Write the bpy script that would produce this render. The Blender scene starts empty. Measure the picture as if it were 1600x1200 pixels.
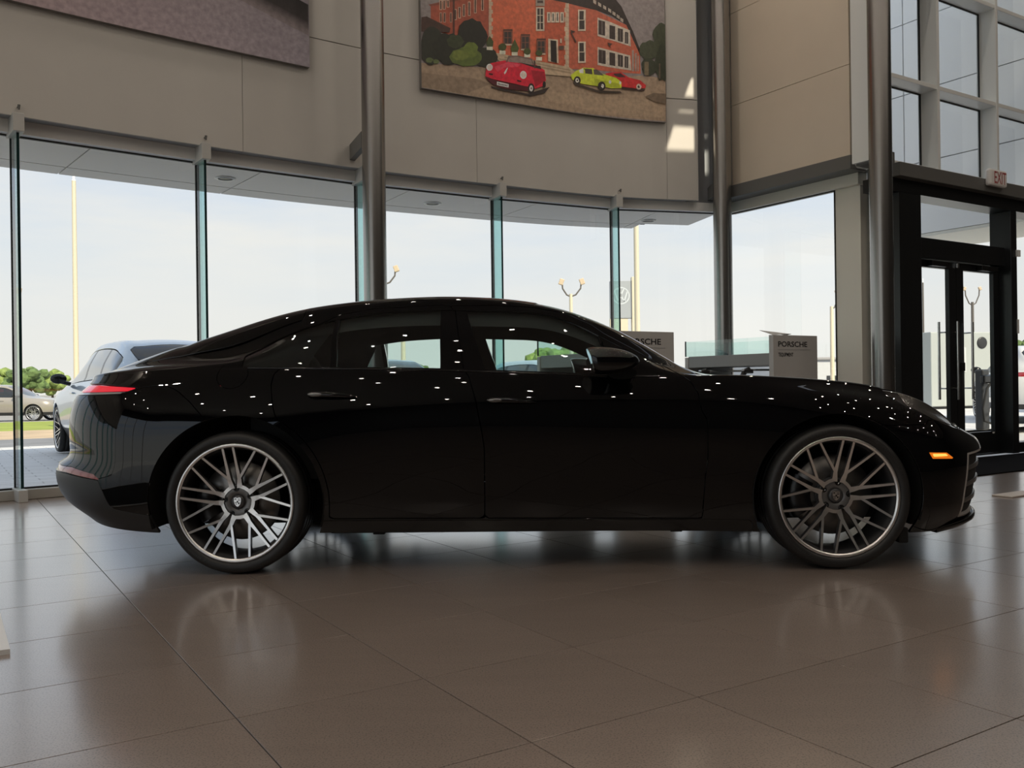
import bpy, bmesh, math, random
import numpy as np
from mathutils import Vector, Matrix

random.seed(7)
rng = np.random.default_rng(7)
SC = bpy.context.scene
COL = SC.collection

# ------------------------------------------------------------------ camera
cam_d = bpy.data.cameras.new('camera')
cam_d.sensor_fit = 'HORIZONTAL'
cam_d.sensor_width = 36.0
cam_d.lens = 36.0 * 1400.0 / 1600.0
cam_d.clip_start = 0.05
cam_d.clip_end = 2000
cam = bpy.data.objects.new('camera', cam_d)
COL.objects.link(cam)
CAM_H = 0.92
cam.matrix_world = Matrix.Translation((0, 0, CAM_H)) @ Matrix.Rotation(math.pi / 2, 4, 'X') @ Matrix.Rotation(-0.0135, 4, 'Z')
SC.camera = cam

# ------------------------------------------------------------------ view and render behaviour
SC.view_settings.view_transform = 'Standard'
SC.view_settings.look = 'None'
SC.view_settings.gamma = 1.0
SC.view_settings.exposure = 0.0
SC.view_settings.use_curve_mapping = False
SC.cycles.use_denoising = True
SC.cycles.max_bounces = 10
SC.cycles.diffuse_bounces = 5
SC.cycles.glossy_bounces = 5
SC.cycles.transparent_max_bounces = 24
SC.cycles.sample_clamp_indirect = 6.0
SC.cycles.caustics_reflective = False
SC.cycles.caustics_refractive = False

# ------------------------------------------------------------------ sky
world = bpy.data.worlds.new('sky')
SC.world = world
world.use_nodes = True
nt = world.node_tree
nt.nodes.clear()
w_out = nt.nodes.new('ShaderNodeOutputWorld')
w_bg = nt.nodes.new('ShaderNodeBackground')
tc = nt.nodes.new('ShaderNodeTexCoord')
sep = nt.nodes.new('ShaderNodeSeparateXYZ')
nt.links.new(tc.outputs['Generated'], sep.inputs[0])
ramp = nt.nodes.new('ShaderNodeValToRGB')
cr = ramp.color_ramp
cr.elements[0].position = 0.0
cr.elements[0].color = (0.84, 0.82, 0.77, 1)
cr.elements[1].position = 1.0
cr.elements[1].color = (0.50, 0.62, 0.86, 1)
for p, c in ((0.06, (0.82, 0.815, 0.79)), (0.14, (0.73, 0.775, 0.82)), (0.24, (0.56, 0.67, 0.85)), (0.55, (0.52, 0.65, 0.86))):
    e = cr.elements.new(p)
    e.color = (*c, 1)
nt.links.new(sep.outputs['Z'], ramp.inputs['Fac'])
mp = nt.nodes.new('ShaderNodeMapping')
mp.inputs['Scale'].default_value = (1.6, 1.6, 9.0)
mp.inputs['Rotation'].default_value = (0.0, 0.16, 0.5)
nt.links.new(tc.outputs['Generated'], mp.inputs['Vector'])
cn = nt.nodes.new('ShaderNodeTexNoise')
cn.inputs['Scale'].default_value = 1.5
cn.inputs['Detail'].default_value = 6
cn.inputs['Roughness'].default_value = 0.55
nt.links.new(mp.outputs['Vector'], cn.inputs['Vector'])
cramp = nt.nodes.new('ShaderNodeValToRGB')
cramp.color_ramp.elements[0].position = 0.38
cramp.color_ramp.elements[0].color = (0, 0, 0, 1)
cramp.color_ramp.elements[1].position = 0.68
cramp.color_ramp.elements[1].color = (0.85, 0.85, 0.85, 1)
nt.links.new(cn.outputs['Fac'], cramp.inputs['Fac'])
mixc = nt.nodes.new('ShaderNodeMix')
mixc.data_type = 'RGBA'
nt.links.new(cramp.outputs['Color'], mixc.inputs['Factor'])
nt.links.new(ramp.outputs['Color'], mixc.inputs['A'])
mixc.inputs['B'].default_value = (0.86, 0.84, 0.80, 1)
nt.links.new(mixc.outputs['Result'], w_bg.inputs['Color'])
w_bg.inputs['Strength'].default_value = 1.12
nt.links.new(w_bg.outputs['Background'], w_out.inputs['Surface'])

# ------------------------------------------------------------------ sun (low, from the right and behind the camera)
SUN_DIR = Vector((-0.5388, 0.8425, -0.90)).normalized()
sun_d = bpy.data.lights.new('sun', 'SUN')
sun_d.energy = 6.0
sun_d.color = (1.0, 0.88, 0.68)
sun_d.angle = math.radians(0.6)
sun = bpy.data.objects.new('sun', sun_d)
COL.objects.link(sun)
sun.rotation_mode = 'QUATERNION'
sun.rotation_quaternion = SUN_DIR.to_track_quat('-Z', 'Y')

# ------------------------------------------------------------------ materials
def lin(r, g, b):
    f = lambda c: (c / 255 / 12.92) if c <= 10 else ((c / 255 + 0.055) / 1.055) ** 2.4
    return (f(r), f(g), f(b))

MATS = {}
def mat(name, col, rough=0.5, metal=0.0, coat=0.0, emit=None, estr=0.0, spec=0.5, noise=0.0, nscale=20.0, bump=0.0, bscale=200.0, coat_rough=0.03, coat_ior=1.5):
    if name in MATS:
        return MATS[name]
    m = bpy.data.materials.new(name)
    m.use_nodes = True
    t = m.node_tree
    b = t.nodes['Principled BSDF']
    b.inputs['Base Color'].default_value = (*col, 1)
    b.inputs['Roughness'].default_value = rough
    b.inputs['Metallic'].default_value = metal
    b.inputs['Specular IOR Level'].default_value = spec
    if coat:
        b.inputs['Coat Weight'].default_value = coat
        b.inputs['Coat Roughness'].default_value = coat_rough
        b.inputs['Coat IOR'].default_value = coat_ior
    if emit:
        b.inputs['Emission Color'].default_value = (*emit, 1)
        b.inputs['Emission Strength'].default_value = estr
    c = None
    if noise or bump:
        c = t.nodes.new('ShaderNodeTexCoord')
    if noise:
        n = t.nodes.new('ShaderNodeTexNoise')
        n.inputs['Scale'].default_value = nscale
        n.inputs['Detail'].default_value = 5
        t.links.new(c.outputs['Object'], n.inputs['Vector'])
        mr = t.nodes.new('ShaderNodeMapRange')
        mr.inputs['From Min'].default_value = 0.25
        mr.inputs['From Max'].default_value = 0.75
        mr.inputs['To Min'].default_value = 1 - noise
        mr.inputs['To Max'].default_value = 1 + noise
        t.links.new(n.outputs['Fac'], mr.inputs['Value'])
        vm = t.nodes.new('ShaderNodeVectorMath')
        vm.operation = 'SCALE'
        vm.inputs[0].default_value = col
        t.links.new(mr.outputs['Result'], vm.inputs['Scale'])
        t.links.new(vm.outputs['Vector'], b.inputs['Base Color'])
    if bump:
        n2 = t.nodes.new('ShaderNodeTexNoise')
        n2.inputs['Scale'].default_value = bscale
        n2.inputs['Detail'].default_value = 3
        t.links.new(c.outputs['Object'], n2.inputs['Vector'])
        bp = t.nodes.new('ShaderNodeBump')
        bp.inputs['Strength'].default_value = bump
        bp.inputs['Distance'].default_value = 0.002
        t.links.new(n2.outputs['Fac'], bp.inputs['Height'])
        t.links.new(bp.outputs['Normal'], b.inputs['Normal'])
    MATS[name] = m
    return m

def glass(name, tint, ior=1.45, rough=0.0, add=0.0):
    """thin sheet glass: see-through with a Fresnel reflection"""
    if name in MATS:
        return MATS[name]
    m = bpy.data.materials.new(name)
    m.use_nodes = True
    t = m.node_tree
    t.nodes.clear()
    o = t.nodes.new('ShaderNodeOutputMaterial')
    tr = t.nodes.new('ShaderNodeBsdfTransparent')
    tr.inputs['Color'].default_value = (*tint, 1)
    gl = t.nodes.new('ShaderNodeBsdfGlossy')
    gl.inputs['Roughness'].default_value = rough
    gl.inputs['Color'].default_value = (1, 1, 1, 1)
    lw = t.nodes.new('ShaderNodeLayerWeight')       # Schlick reflectance, the same from both sides
    lw.inputs['Blend'].default_value = 0.5
    pw = t.nodes.new('ShaderNodeMath')
    pw.operation = 'POWER'
    pw.inputs[1].default_value = 5.0
    t.links.new(lw.outputs['Facing'], pw.inputs[0])
    f0 = ((ior - 1) / (ior + 1)) ** 2 * 1.8
    ma = t.nodes.new('ShaderNodeMath')
    ma.operation = 'MULTIPLY_ADD'
    ma.inputs[1].default_value = 1 - f0
    ma.inputs[2].default_value = f0
    t.links.new(pw.outputs['Value'], ma.inputs[0])
    mx = t.nodes.new('ShaderNodeMixShader')
    t.links.new(ma.outputs['Value'], mx.inputs['Fac'])
    t.links.new(tr.outputs['BSDF'], mx.inputs[1])
    t.links.new(gl.outputs['BSDF'], mx.inputs[2])
    t.links.new(mx.outputs['Shader'], o.inputs['Surface'])
    MATS[name] = m
    return m

M_WALL = mat('wall_panel_white', (0.58, 0.56, 0.525), 0.55, noise=0.02, nscale=3)
M_WALLBACK = mat('wall_joint_dark', (0.06, 0.06, 0.055), 0.8)
M_WALLR = mat('wall_panel_beige', (0.68, 0.59, 0.48), 0.5, noise=0.02, nscale=3)
M_WHITE = mat('white_paint', (0.82, 0.82, 0.80), 0.45)
M_CREAM = mat('cream_paint', (0.80, 0.78, 0.70), 0.5)
M_ALU = mat('aluminium_white', (0.80, 0.82, 0.81), 0.4)
M_HEADER = mat('header_grey', (0.84, 0.84, 0.82), 0.4)
M_SOFFIT_IN = mat('soffit_blue_grey', (0.34, 0.36, 0.39), 0.5)
M_BEAM = mat('beam_grey', (0.13, 0.13, 0.125), 0.4)
M_BLACKFRAME = mat('black_frame', (0.008, 0.009, 0.010), 0.3)
M_STEEL = mat('brushed_steel', (0.32, 0.31, 0.30), 0.27, metal=1.0)
M_CHROME = mat('polished_steel', (0.75, 0.75, 0.75), 0.12, metal=1.0)
M_CURB = mat('sill_grey', (0.42, 0.40, 0.37), 0.5)
M_GLASS = glass('window_glass', (0.955, 0.975, 0.965))
M_FIN = glass('fin_glass', (0.62, 0.81, 0.80), ior=1.25)
M_CASE = glass('case_glass', (0.80, 0.91, 0.89))
M_BRACKET = mat('bracket_grey', (0.52, 0.52, 0.50), 0.4)
M_FINEDGE = mat('fin_glass_edge', (0.012, 0.035, 0.036), 0.1)
M_GASKET = mat('gasket_black', (0.006, 0.006, 0.006), 0.5)
M_CEIL = mat('ceiling_paint', (0.55, 0.53, 0.50), 0.7)
M_LAMP = mat('lamp_glow', (1, 1, 1), 0.5, emit=(1.0, 0.88, 0.75), estr=700.0)
M_WALLDARK = mat('back_wall', (0.05, 0.048, 0.046), 0.6)

# ------------------------------------------------------------------ mesh helpers
class MB:
    def __init__(s):
        s.v, s.f, s.m, s.sm = [], [], [], []
    def add(s, vs, fs, mi=0, smooth=False):
        k = len(s.v)
        s.v += [tuple(float(c) for c in q) for q in vs]
        for f in fs:
            s.f.append(tuple(k + i for i in f))
            s.m.append(mi)
            s.sm.append(smooth)
        return s
    def box(s, c, d, mi=0, rz=0.0, R=None, bev=0.0):
        x, y, z = d[0] / 2, d[1] / 2, d[2] / 2
        if bev > 0:
            bm = bmesh.new()
            bmesh.ops.create_cube(bm, size=1)
            for q in bm.verts:
                q.co = Vector((q.co.x * d[0], q.co.y * d[1], q.co.z * d[2]))
            bmesh.ops.bevel(bm, geom=bm.edges[:], offset=min(bev, min(d) * 0.45), segments=2, profile=0.5, affect='EDGES')
            bm.verts.index_update()
            P = [q.co.copy() for q in bm.verts]
            Fs = [[q.index for q in f.verts] for f in bm.faces]
            bm.free()
        else:
            P = [Vector((i * x, j * y, k * z)) for i in (-1, 1) for j in (-1, 1) for k in (-1, 1)]
            Fs = [(0, 1, 3, 2), (4, 6, 7, 5), (0, 4, 5, 1), (2, 3, 7, 6), (0, 2, 6, 4), (1, 5, 7, 3)]
        if R is None:
            R = Matrix.Rotation(rz, 3, 'Z')
        c = Vector(c)
        return s.add([R @ q + c for q in P], Fs, mi)
    def prism(s, poly, z0, z1, mi=0, side=None, caps=True):
        n = len(poly)
        vs = [(p[0], p[1], z0) for p in poly] + [(p[0], p[1], z1) for p in poly]
        fs = [(i, (i + 1) % n, n + (i + 1) % n, n + i) for i in range(n)]
        s.add(vs, fs, mi if side is None else side)
        if caps:
            s.add(vs, [tuple(range(n - 1, -1, -1)), tuple(range(n, 2 * n))], mi)
        return s
    def tube(s, a, b, r0, r1=None, n=12, mi=0, caps=True, smooth=True):
        a, b = Vector(a), Vector(b)
        r1 = r0 if r1 is None else r1
        d = (b - a).normalized()
        e = d.orthogonal().normalized()
        g = d.cross(e)
        vs = []
        for p, r in ((a, r0), (b, r1)):
            for i in range(n):
                t = 2 * math.pi * i / n
                vs.append(p + (e * math.cos(t) + g * math.sin(t)) * r)
        s.add(vs, [(i, (i + 1) % n, n + (i + 1) % n, n + i) for i in range(n)], mi, smooth)
        if caps:
            s.add(vs, [tuple(range(n - 1, -1, -1)), tuple(range(n, 2 * n))], mi)
        return s
    def path(s, pts, r, n=8, mi=0, closed=False):
        P = [Vector(p) for p in pts]
        N = len(P)
        rr = r if hasattr(r, '__len__') else [r] * N
        vs = []
        up = None
        for i in range(N):
            a = P[(i - 1) % N] if (closed or i > 0) else P[i]
            b = P[(i + 1) % N] if (closed or i < N - 1) else P[i]
            d = (b - a).normalized()
            if up is None:
                up = d.orthogonal().normalized()
            up = (up - d * up.dot(d)).normalized()
            g = d.cross(up)
            for k in range(n):
                t = 2 * math.pi * k / n
                vs.append(P[i] + (up * math.cos(t) + g * math.sin(t)) * rr[i])
        fs = []
        for i in range(N if closed else N - 1):
            j = (i + 1) % N
            fs += [(i * n + k, i * n + (k + 1) % n, j * n + (k + 1) % n, j * n + k) for k in range(n)]
        s.add(vs, fs, mi, True)
        if not closed:
            s.add(vs, [tuple(range(n - 1, -1, -1)), tuple(range((N - 1) * n, N * n))], mi)
        return s
    def lathe(s, prof, axis='z', n=32, mi=0, c=(0, 0, 0), smooth=True, closed=False):
        """prof: (radius, along-axis) pairs"""
        vs = []
        for r, h in prof:
            for i in range(n):
                t = 2 * math.pi * i / n
                p = (r * math.cos(t), r * math.sin(t), h)
                if axis == 'y':
                    p = (r * math.cos(t), h, r * math.sin(t))
                elif axis == 'x':
                    p = (h, r * math.cos(t), r * math.sin(t))
                vs.append((p[0] + c[0], p[1] + c[1], p[2] + c[2]))
        m = len(prof)
        fs = []
        for j in range(m if closed else m - 1):
            k = (j + 1) % m
            for i in range(n):
                fs.append((j * n + i, j * n + (i + 1) % n, k * n + (i + 1) % n, k * n + i))
        return s.add(vs, fs, mi, smooth)
    def grid(s, P, mi=0, smooth=True, wrap=False):
        """P[i][j] points"""
        a, b = len(P), len(P[0])
        vs = [q for r in P for q in r]
        fs = []
        for i in range(a - 1):
            for j in range(b if wrap else b - 1):
                k = (j + 1) % b
                fs.append((i * b + j, i * b + k, (i + 1) * b + k, (i + 1) * b + j))
        return s.add(vs, fs, mi, smooth)
    def mesh(s, name, mats):
        me = bpy.data.meshes.new(name)
        me.from_pydata(s.v, [], s.f)
        for m in (mats if isinstance(mats, (list, tuple)) else [mats]):
            me.materials.append(m)
        me.polygons.foreach_set('material_index', s.m)
        me.polygons.foreach_set('use_smooth', s.sm)
        me.update()
        return me
    def build(s, name, mats, parent=None, fix=True):
        me = s.mesh(name, mats)
        if fix:
            bm = bmesh.new()
            bm.from_mesh(me)
            bmesh.ops.recalc_face_normals(bm, faces=bm.faces)
            bm.to_mesh(me)
            bm.free()
        return link(name, me, parent)

def link(name, data, parent=None):
    o = bpy.data.objects.new(name, data)
    COL.objects.link(o)
    if parent is not None:
        o.parent = parent
    return o

def tag(o, label=None, cat=None, group=None, kind=None):
    if label:
        o['label'] = label
    if cat:
        o['category'] = cat
    if group:
        o['group'] = group
    if kind:
        o['kind'] = kind
    return o

def thing(name, label, cat, loc=(0, 0, 0), rz=0.0, group=None):
    o = link(name, None)
    o.location = loc
    o.rotation_euler = (0, 0, rz)
    return tag(o, label, cat, group)

def struct(o, label=None):
    o['kind'] = 'structure'
    if label:
        o['label'] = label
    return o

def root(name, loc=(0, 0, 0), rz=0.0, label=None):
    o = link(name, None)
    o.location = loc
    o.rotation_euler = (0, 0, rz)
    return struct(o, label)

def copy_tree(o, parent=None):
    c = o.copy()
    COL.objects.link(c)
    c.parent = parent
    for ch in list(o.children):
        copy_tree(ch, c)
    return c

FONT_CACHE = {}
def text_polys(txt, bold=0.0):
    """flat triangles of a word, height of a capital about 0.7"""
    if (txt, bold) in FONT_CACHE:
        return FONT_CACHE[(txt, bold)]
    cu = bpy.data.curves.new('word', 'FONT')
    cu.body = txt
    cu.size = 1.0
    cu.resolution_u = 3
    cu.offset = bold
    o = bpy.data.objects.new('word', cu)
    COL.objects.link(o)
    bpy.context.view_layer.update()
    dg = bpy.context.evaluated_depsgraph_get()
    me = o.evaluated_get(dg).to_mesh()
    vs = [tuple(v.co) for v in me.vertices]
    fs = [tuple(p.vertices) for p in me.polygons]
    o.evaluated_get(dg).to_mesh_clear()
    bpy.data.objects.remove(o)
    bpy.data.curves.remove(cu)
    FONT_CACHE[(txt, bold)] = (vs, fs)
    return vs, fs

def text_box(txt, x0, z0, w, h, bold=0.0):
    """word scaled into a width x height box: 2-D points and faces"""
    vs, fs = text_polys(txt, bold)
    xs = [v[0] for v in vs]
    ys = [v[1] for v in vs]
    a, b, c, d = min(xs), max(xs), min(ys), max(ys)
    return [((x - a) / (b - a) * w + x0, (y - c) / (d - c) * h + z0) for x, y, _ in vs], fs

# ------------------------------------------------------------------ building axes
TH = math.radians(32.6)
UX, UY = math.cos(TH), math.sin(TH)          # along the entrance wall
VX, VY = -math.sin(TH), math.cos(TH)         # out through the entrance wall
def uv(u, v, z=0.0):
    return Vector((UX * u + VX * v, UY * u + VY * v, z))

# ================================================================== THE BUILDING
ZG = 3.08          # top of the tall glass
ZC = 7.6           # ceiling
G_IN = [(2.857, 11.588), (1.257, 11.163), (-0.209, 10.413), (-1.644, 9.561), (-2.991, 8.576), (-4.21, 7.588)]
ang = 42.5
while len(G_IN) < 14:
    x, y = G_IN[-1]
    G_IN.append((x - 1.65 * math.cos(math.radians(ang)), y - 1.65 * math.sin(math.radians(ang))))
    ang += 3.6
GL = [Vector((p[0], p[1])) for p in reversed(G_IN)]        # left to right along the curved window wall
NG = len(GL)
def poly_normal(i):
    a = GL[max(0, i - 1)]
    b = GL[min(NG - 1, i + 1)]
    d = (b - a).normalized()
    return Vector((d.y, -d.x))
def gpt(s, off=0.0):
    """point on the curved wall at bay position s (0..NG-1), off metres into the room; smooth in plan"""
    s = max(-0.2, min(NG - 1 + 0.2, s))
    i = int(max(0, min(NG - 2, math.floor(s))))
    f = s - i
    p0, p1, p2, p3 = GL[max(0, i - 1)], GL[i], GL[i + 1], GL[min(NG - 1, i + 2)]
    m1, m2 = (p2 - p0) * 0.5, (p3 - p1) * 0.5
    if i == 0: m1 = p2 - p1
    if i == NG - 2: m2 = p2 - p1
    h = lambda t: p1 * (2 * t**3 - 3 * t**2 + 1) + m1 * (t**3 - 2 * t**2 + t) + p2 * (-2 * t**3 + 3 * t**2) + m2 * (t**3 - t**2)
    p = h(f)
    d = (h(f + 0.01) - h(f - 0.01)).normalized()
    return p + Vector((d.y, -d.x)) * off
S5 = NG - 6            # bay position of the fin at the left edge of the photograph
def curved_plate(mb, s0, s1, o0, o1, z0, z1, mi=0, step=0.125, miu=None):
    n = max(1, int(round((s1 - s0) / step)))
    ss = [s0 + (s1 - s0) * k / n for k in range(n + 1)]
    A = [gpt(s, o0) for s in ss]
    B = [gpt(s, o1) for s in ss]
    poly = A + B[::-1]
    N = len(poly)
    vs = [(p.x, p.y, z0) for p in poly] + [(p.x, p.y, z1) for p in poly]
    fs, ms = [], []
    for k in range(N):
        fs.append((k, (k + 1) % N, N + (k + 1) % N, N + k))
    m = len(A)
    caps = []
    for k in range(m - 1):
        caps.append((k, k + 1, N - 2 - k, N - 1 - k))
        caps.append((N + k, N + k + 1, 2 * N - 2 - k, 2 * N - 1 - k))
    mb.add(vs, fs, mi)
    mb.add(vs, caps, mi if miu is None else miu)

ROOM = [tuple(p) for p in GL]
ROOM += [tuple(uv(8.65, 6.2).xy), tuple(uv(8.6, 5.85).xy), tuple(uv(15.0, 5.85).xy), tuple(uv(15.0, -9.0).xy)]
_e = GL[0]
_eu, _ev = _e.x * UX + _e.y * UY, _e.x * VX + _e.y * VY
ROOM += [tuple(uv(_eu, -9.0).xy)]
def in_poly(x, y, P):
    c = False
    n = len(P)
    for i in range(n):
        x1, y1 = P[i]
        x2, y2 = P[(i + 1) % n]
        if (y1 > y) != (y2 > y) and x < (x2 - x1) * (y - y1) / (y2 - y1) + x1:
            c = not c
    return c

# ------------------------------------------------------------------ floor of square tiles
def tile_material():
    m = bpy.data.materials.new('porcelain_tile')
    m.use_nodes = True
    t = m.node_tree
    b = t.nodes['Principled BSDF']
    g = t.nodes.new('ShaderNodeNewGeometry')
    oi = t.nodes.new('ShaderNodeObjectInfo')
    n1 = t.nodes.new('ShaderNodeTexNoise')
    n1.inputs['Scale'].default_value = 190
    n1.inputs['Detail'].default_value = 2
    t.links.new(g.outputs['Position'], n1.inputs['Vector'])
    r1 = t.nodes.new('ShaderNodeValToRGB')
    r1.color_ramp.elements[0].position = 0.36
    r1.color_ramp.elements[0].color = (0.13, 0.11, 0.10, 1)
    r1.color_ramp.elements[1].position = 0.47
    r1.color_ramp.elements[1].color = (0.285, 0.230, 0.198, 1)
    t.links.new(n1.outputs['Fac'], r1.inputs['Fac'])
    mp_ = t.nodes.new('ShaderNodeMapping')
    mp_.inputs['Rotation'].default_value = (0, 0, -TH)
    mp_.inputs['Scale'].default_value = (0.8, 5.0, 1)
    t.links.new(g.outputs['Position'], mp_.inputs['Vector'])
    n2 = t.nodes.new('ShaderNodeTexNoise')
    n2.inputs['Scale'].default_value = 3.0
    n2.inputs['Detail'].default_value = 6
    t.links.new(mp_.outputs['Vector'], n2.inputs['Vector'])
    mr = t.nodes.new('ShaderNodeMapRange')
    mr.inputs['From Min'].default_value = 0.3
    mr.inputs['From Max'].default_value = 0.7
    mr.inputs['To Min'].default_value = 0.95
    mr.inputs['To Max'].default_value = 1.05
    t.links.new(n2.outputs['Fac'], mr.inputs['Value'])
    rr = t.nodes.new('ShaderNodeMapRange')
    rr.inputs['To Min'].default_value = 0.95
    rr.inputs['To Max'].default_value = 1.05
    t.links.new(oi.outputs['Random'], rr.inputs['Value'])
    mul = t.nodes.new('ShaderNodeMath')
    mul.operation = 'MULTIPLY'
    t.links.new(mr.outputs['Result'], mul.inputs[0])
    t.links.new(rr.outputs['Result'], mul.inputs[1])
    vm = t.nodes.new('ShaderNodeVectorMath')
    vm.operation = 'SCALE'
    t.links.new(r1.outputs['Color'], vm.inputs[0])
    t.links.new(mul.outputs['Value'], vm.inputs['Scale'])
    t.links.new(vm.outputs['Vector'], b.inputs['Base Color'])
    b.inputs['Roughness'].default_value = 0.34
    b.inputs['Specular IOR Level'].default_value = 1.0
    b.inputs['Roughness'].default_value = 0.30
    b.inputs['Coat Weight'].default_value = 1.0
    b.inputs['Coat Roughness'].default_value = 0.16
    return m
M_TILE = tile_material()
M_GROUT = mat('grout', (0.05, 0.047, 0.044), 0.9)
floor = MB()
floor.prism(ROOM, -0.15, -0.003)
floor = struct(floor.build('floor', M_GROUT), 'grey brown porcelain tiled showroom floor')
TU, TV = 0.583, 0.607
def tile_mb(mb, cx, cy, rz):
    a, b, g, e = TU / 2 - 0.0020, TV / 2 - 0.0020, 0.0004, 0.012
    R = Matrix.Rotation(rz, 3, 'Z')
    P = [(-a, -b, -e), (a, -b, -e), (a, b, -e), (-a, b, -e),
         (-a, -b, -g), (a, -b, -g), (a, b, -g), (-a, b, -g),
         (-a + g, -b + g, 0), (a - g, -b + g, 0), (a - g, b - g, 0), (-a + g, b - g, 0)]
    Fs = [(8, 9, 10, 11)]
    for k in range(4):
        j = (k + 1) % 4
        Fs += [(k, j, 4 + j, 4 + k), (4 + k, 4 + j, 8 + j, 8 + k)]
    mb.add([R @ Vector(p) + Vector((cx, cy, 0)) for p in P], Fs)
tile_me = MB()
tile_mb(tile_me, 0, 0, 0)
tile_me = tile_me.mesh('tile', M_TILE)
cand, rest = [], []
for iu in range(-26, 26):
    for iv in range(-20, 20):
        c = uv(0.687 + TU * (iu + 0.5), 1.916 + TV * (iv + 0.5))
        if not in_poly(c.x, c.y, ROOM):
            continue
        if c.y > 1.6:
            px, py = 800 + 1400 * c.x / c.y, 600 + 1400 * CAM_H / c.y
            if -150 < px < 1750 and py < 1330:
                cand.append((c.y, c.x, c))
                continue
        rest.append(c)
cand.sort(key=lambda q: q[0])
for q in cand[:300]:
    o = link('tile', tile_me, floor)
    o.location = q[2]
    o.rotation_euler = (0, 0, TH)
rest += [q[2] for q in cand[300:]]
rm = MB()
for c in rest:
    tile_mb(rm, c.x, c.y, TH)
tag(rm.build('tile_field', M_TILE, floor, fix=False), kind='stuff')

# ------------------------------------------------------------------ curved upper wall with panels
wl = MB()
curved_plate(wl, 0.0, NG - 1 - 0.42, 0.0, 0.205, 3.19, ZC, 0, miu=1)
curved_plate(wl, NG - 1 - 0.44, NG - 1 + 0.02, -0.05, 0.0, 3.19, ZC, 1)
wall_left = struct(wl.build('wall_left', [M_WALLBACK, M_SOFFIT_IN]), 'curved white panelled wall above the tall windows')
ze = [3.19, 4.445, 5.70, 6.95, ZC]
se = [0, 1.2, 3.2, 5.2, S5 - 0.76 + 0.0, S5 + 1.225, S5 + 2.815, S5 + 4.41, NG - 1 - 0.42]
se = [0.0, S5 - 6.4, S5 - 4.4, S5 - 2.4, S5 - 0.5, S5 + 1.225, S5 + 2.815, S5 + 4.41, NG - 1 - 0.335]
for k in range(len(se) - 1):
    for j in range(4):
        pm = MB()
        vg = 0.0015
        curved_plate(pm, se[k] + vg, se[k + 1] - vg, 0.206, 0.24, ze[j] + (0.004 if j else 0), ze[j + 1] - 0.006)
        pm.build('panel', M_WALL, wall_left)
for k in (0, 1, 2, 3, 4):
    p = gpt(S5 + k, 0.24)
    q = gpt(S5 + k, 0.275)
    hk = MB()
    hk.tube((p.x, p.y, 3.262), (q.x, q.y, 3.262), 0.009, n=8)
    hk.tube((q.x, q.y, 3.275), (q.x, q.y, 3.235), 0.012, 0.007, n=8)
    hk.build('sprinkler_nub', M_BEAM, wall_left)

# ------------------------------------------------------------------ tall window bays
for b in range(NG - 1):
    p, q = GL[b], GL[b + 1]
    d = (q - p).normalized()
    n = Vector((d.y, -d.x))
    w = root('window_%d' % (b + 1), (p.x, p.y, 0))
    L = (q - p).length
    rz = math.atan2(d.y, d.x)
    w.rotation_euler = (0, 0, rz)
    g = MB()
    g.add([(0, 0, 0.085), (L, 0, 0.085), (L, 0, ZG), (0, 0, ZG)], [(0, 1, 2, 3)])
    g.build('pane', M_GLASS, w, fix=False)
    g = MB()
    g.box((L / 2, -0.02, ZG + 0.055), (L + 0.01, 0.16, 0.11))
    g.build('header', M_HEADER, w)
    g = MB()
    g.box((L / 2, -0.004, ZG - 0.006), (L, 0.03, 0.012))
    g.box((L / 2, -0.004, 0.092), (L, 0.03, 0.014))
    g.box((0.0, -0.010, (ZG + 0.085) / 2), (0.034, 0.022, ZG - 0.085))
    g.build('gasket', M_GASKET, w)
    g = MB()
    g.box((L / 2, -0.03, 0.0425), (L + 0.02, 0.13, 0.085), bev=0.006)
    g.build('sill', M_CURB, w)
    if b > 0:
        f = MB()
        x0, y0, y1 = 0.0, -0.012, -0.26
        t_ = 0.011
        vs = [(x0 - t_, y0, 0.11), (x0 + t_, y0, 0.11), (x0 + t_, y1, 0.11), (x0 - t_, y1, 0.11)]
        vs += [(a, b_, ZG) for a, b_, _ in vs]
        f.add(vs, [(1, 2, 6, 5), (3, 0, 4, 7)], 0)
        f.add(vs, [(0, 1, 5, 4), (2, 3, 7, 6)], 1)
        f.build('fin', [M_FIN, M_FINEDGE], w, fix=False)
        f = MB()
        f.box((x0, -0.155, ZG + 0.045), (0.085, 0.31, 0.15), bev=0.004)
        f.build('fin_bracket', M_BRACKET, w)
        f = MB()
        f.box((x0, -0.15, 0.05), (0.07, 0.29, 0.10), bev=0.004)
        f.build('fin_shoe', M_BRACKET, w)

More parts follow.
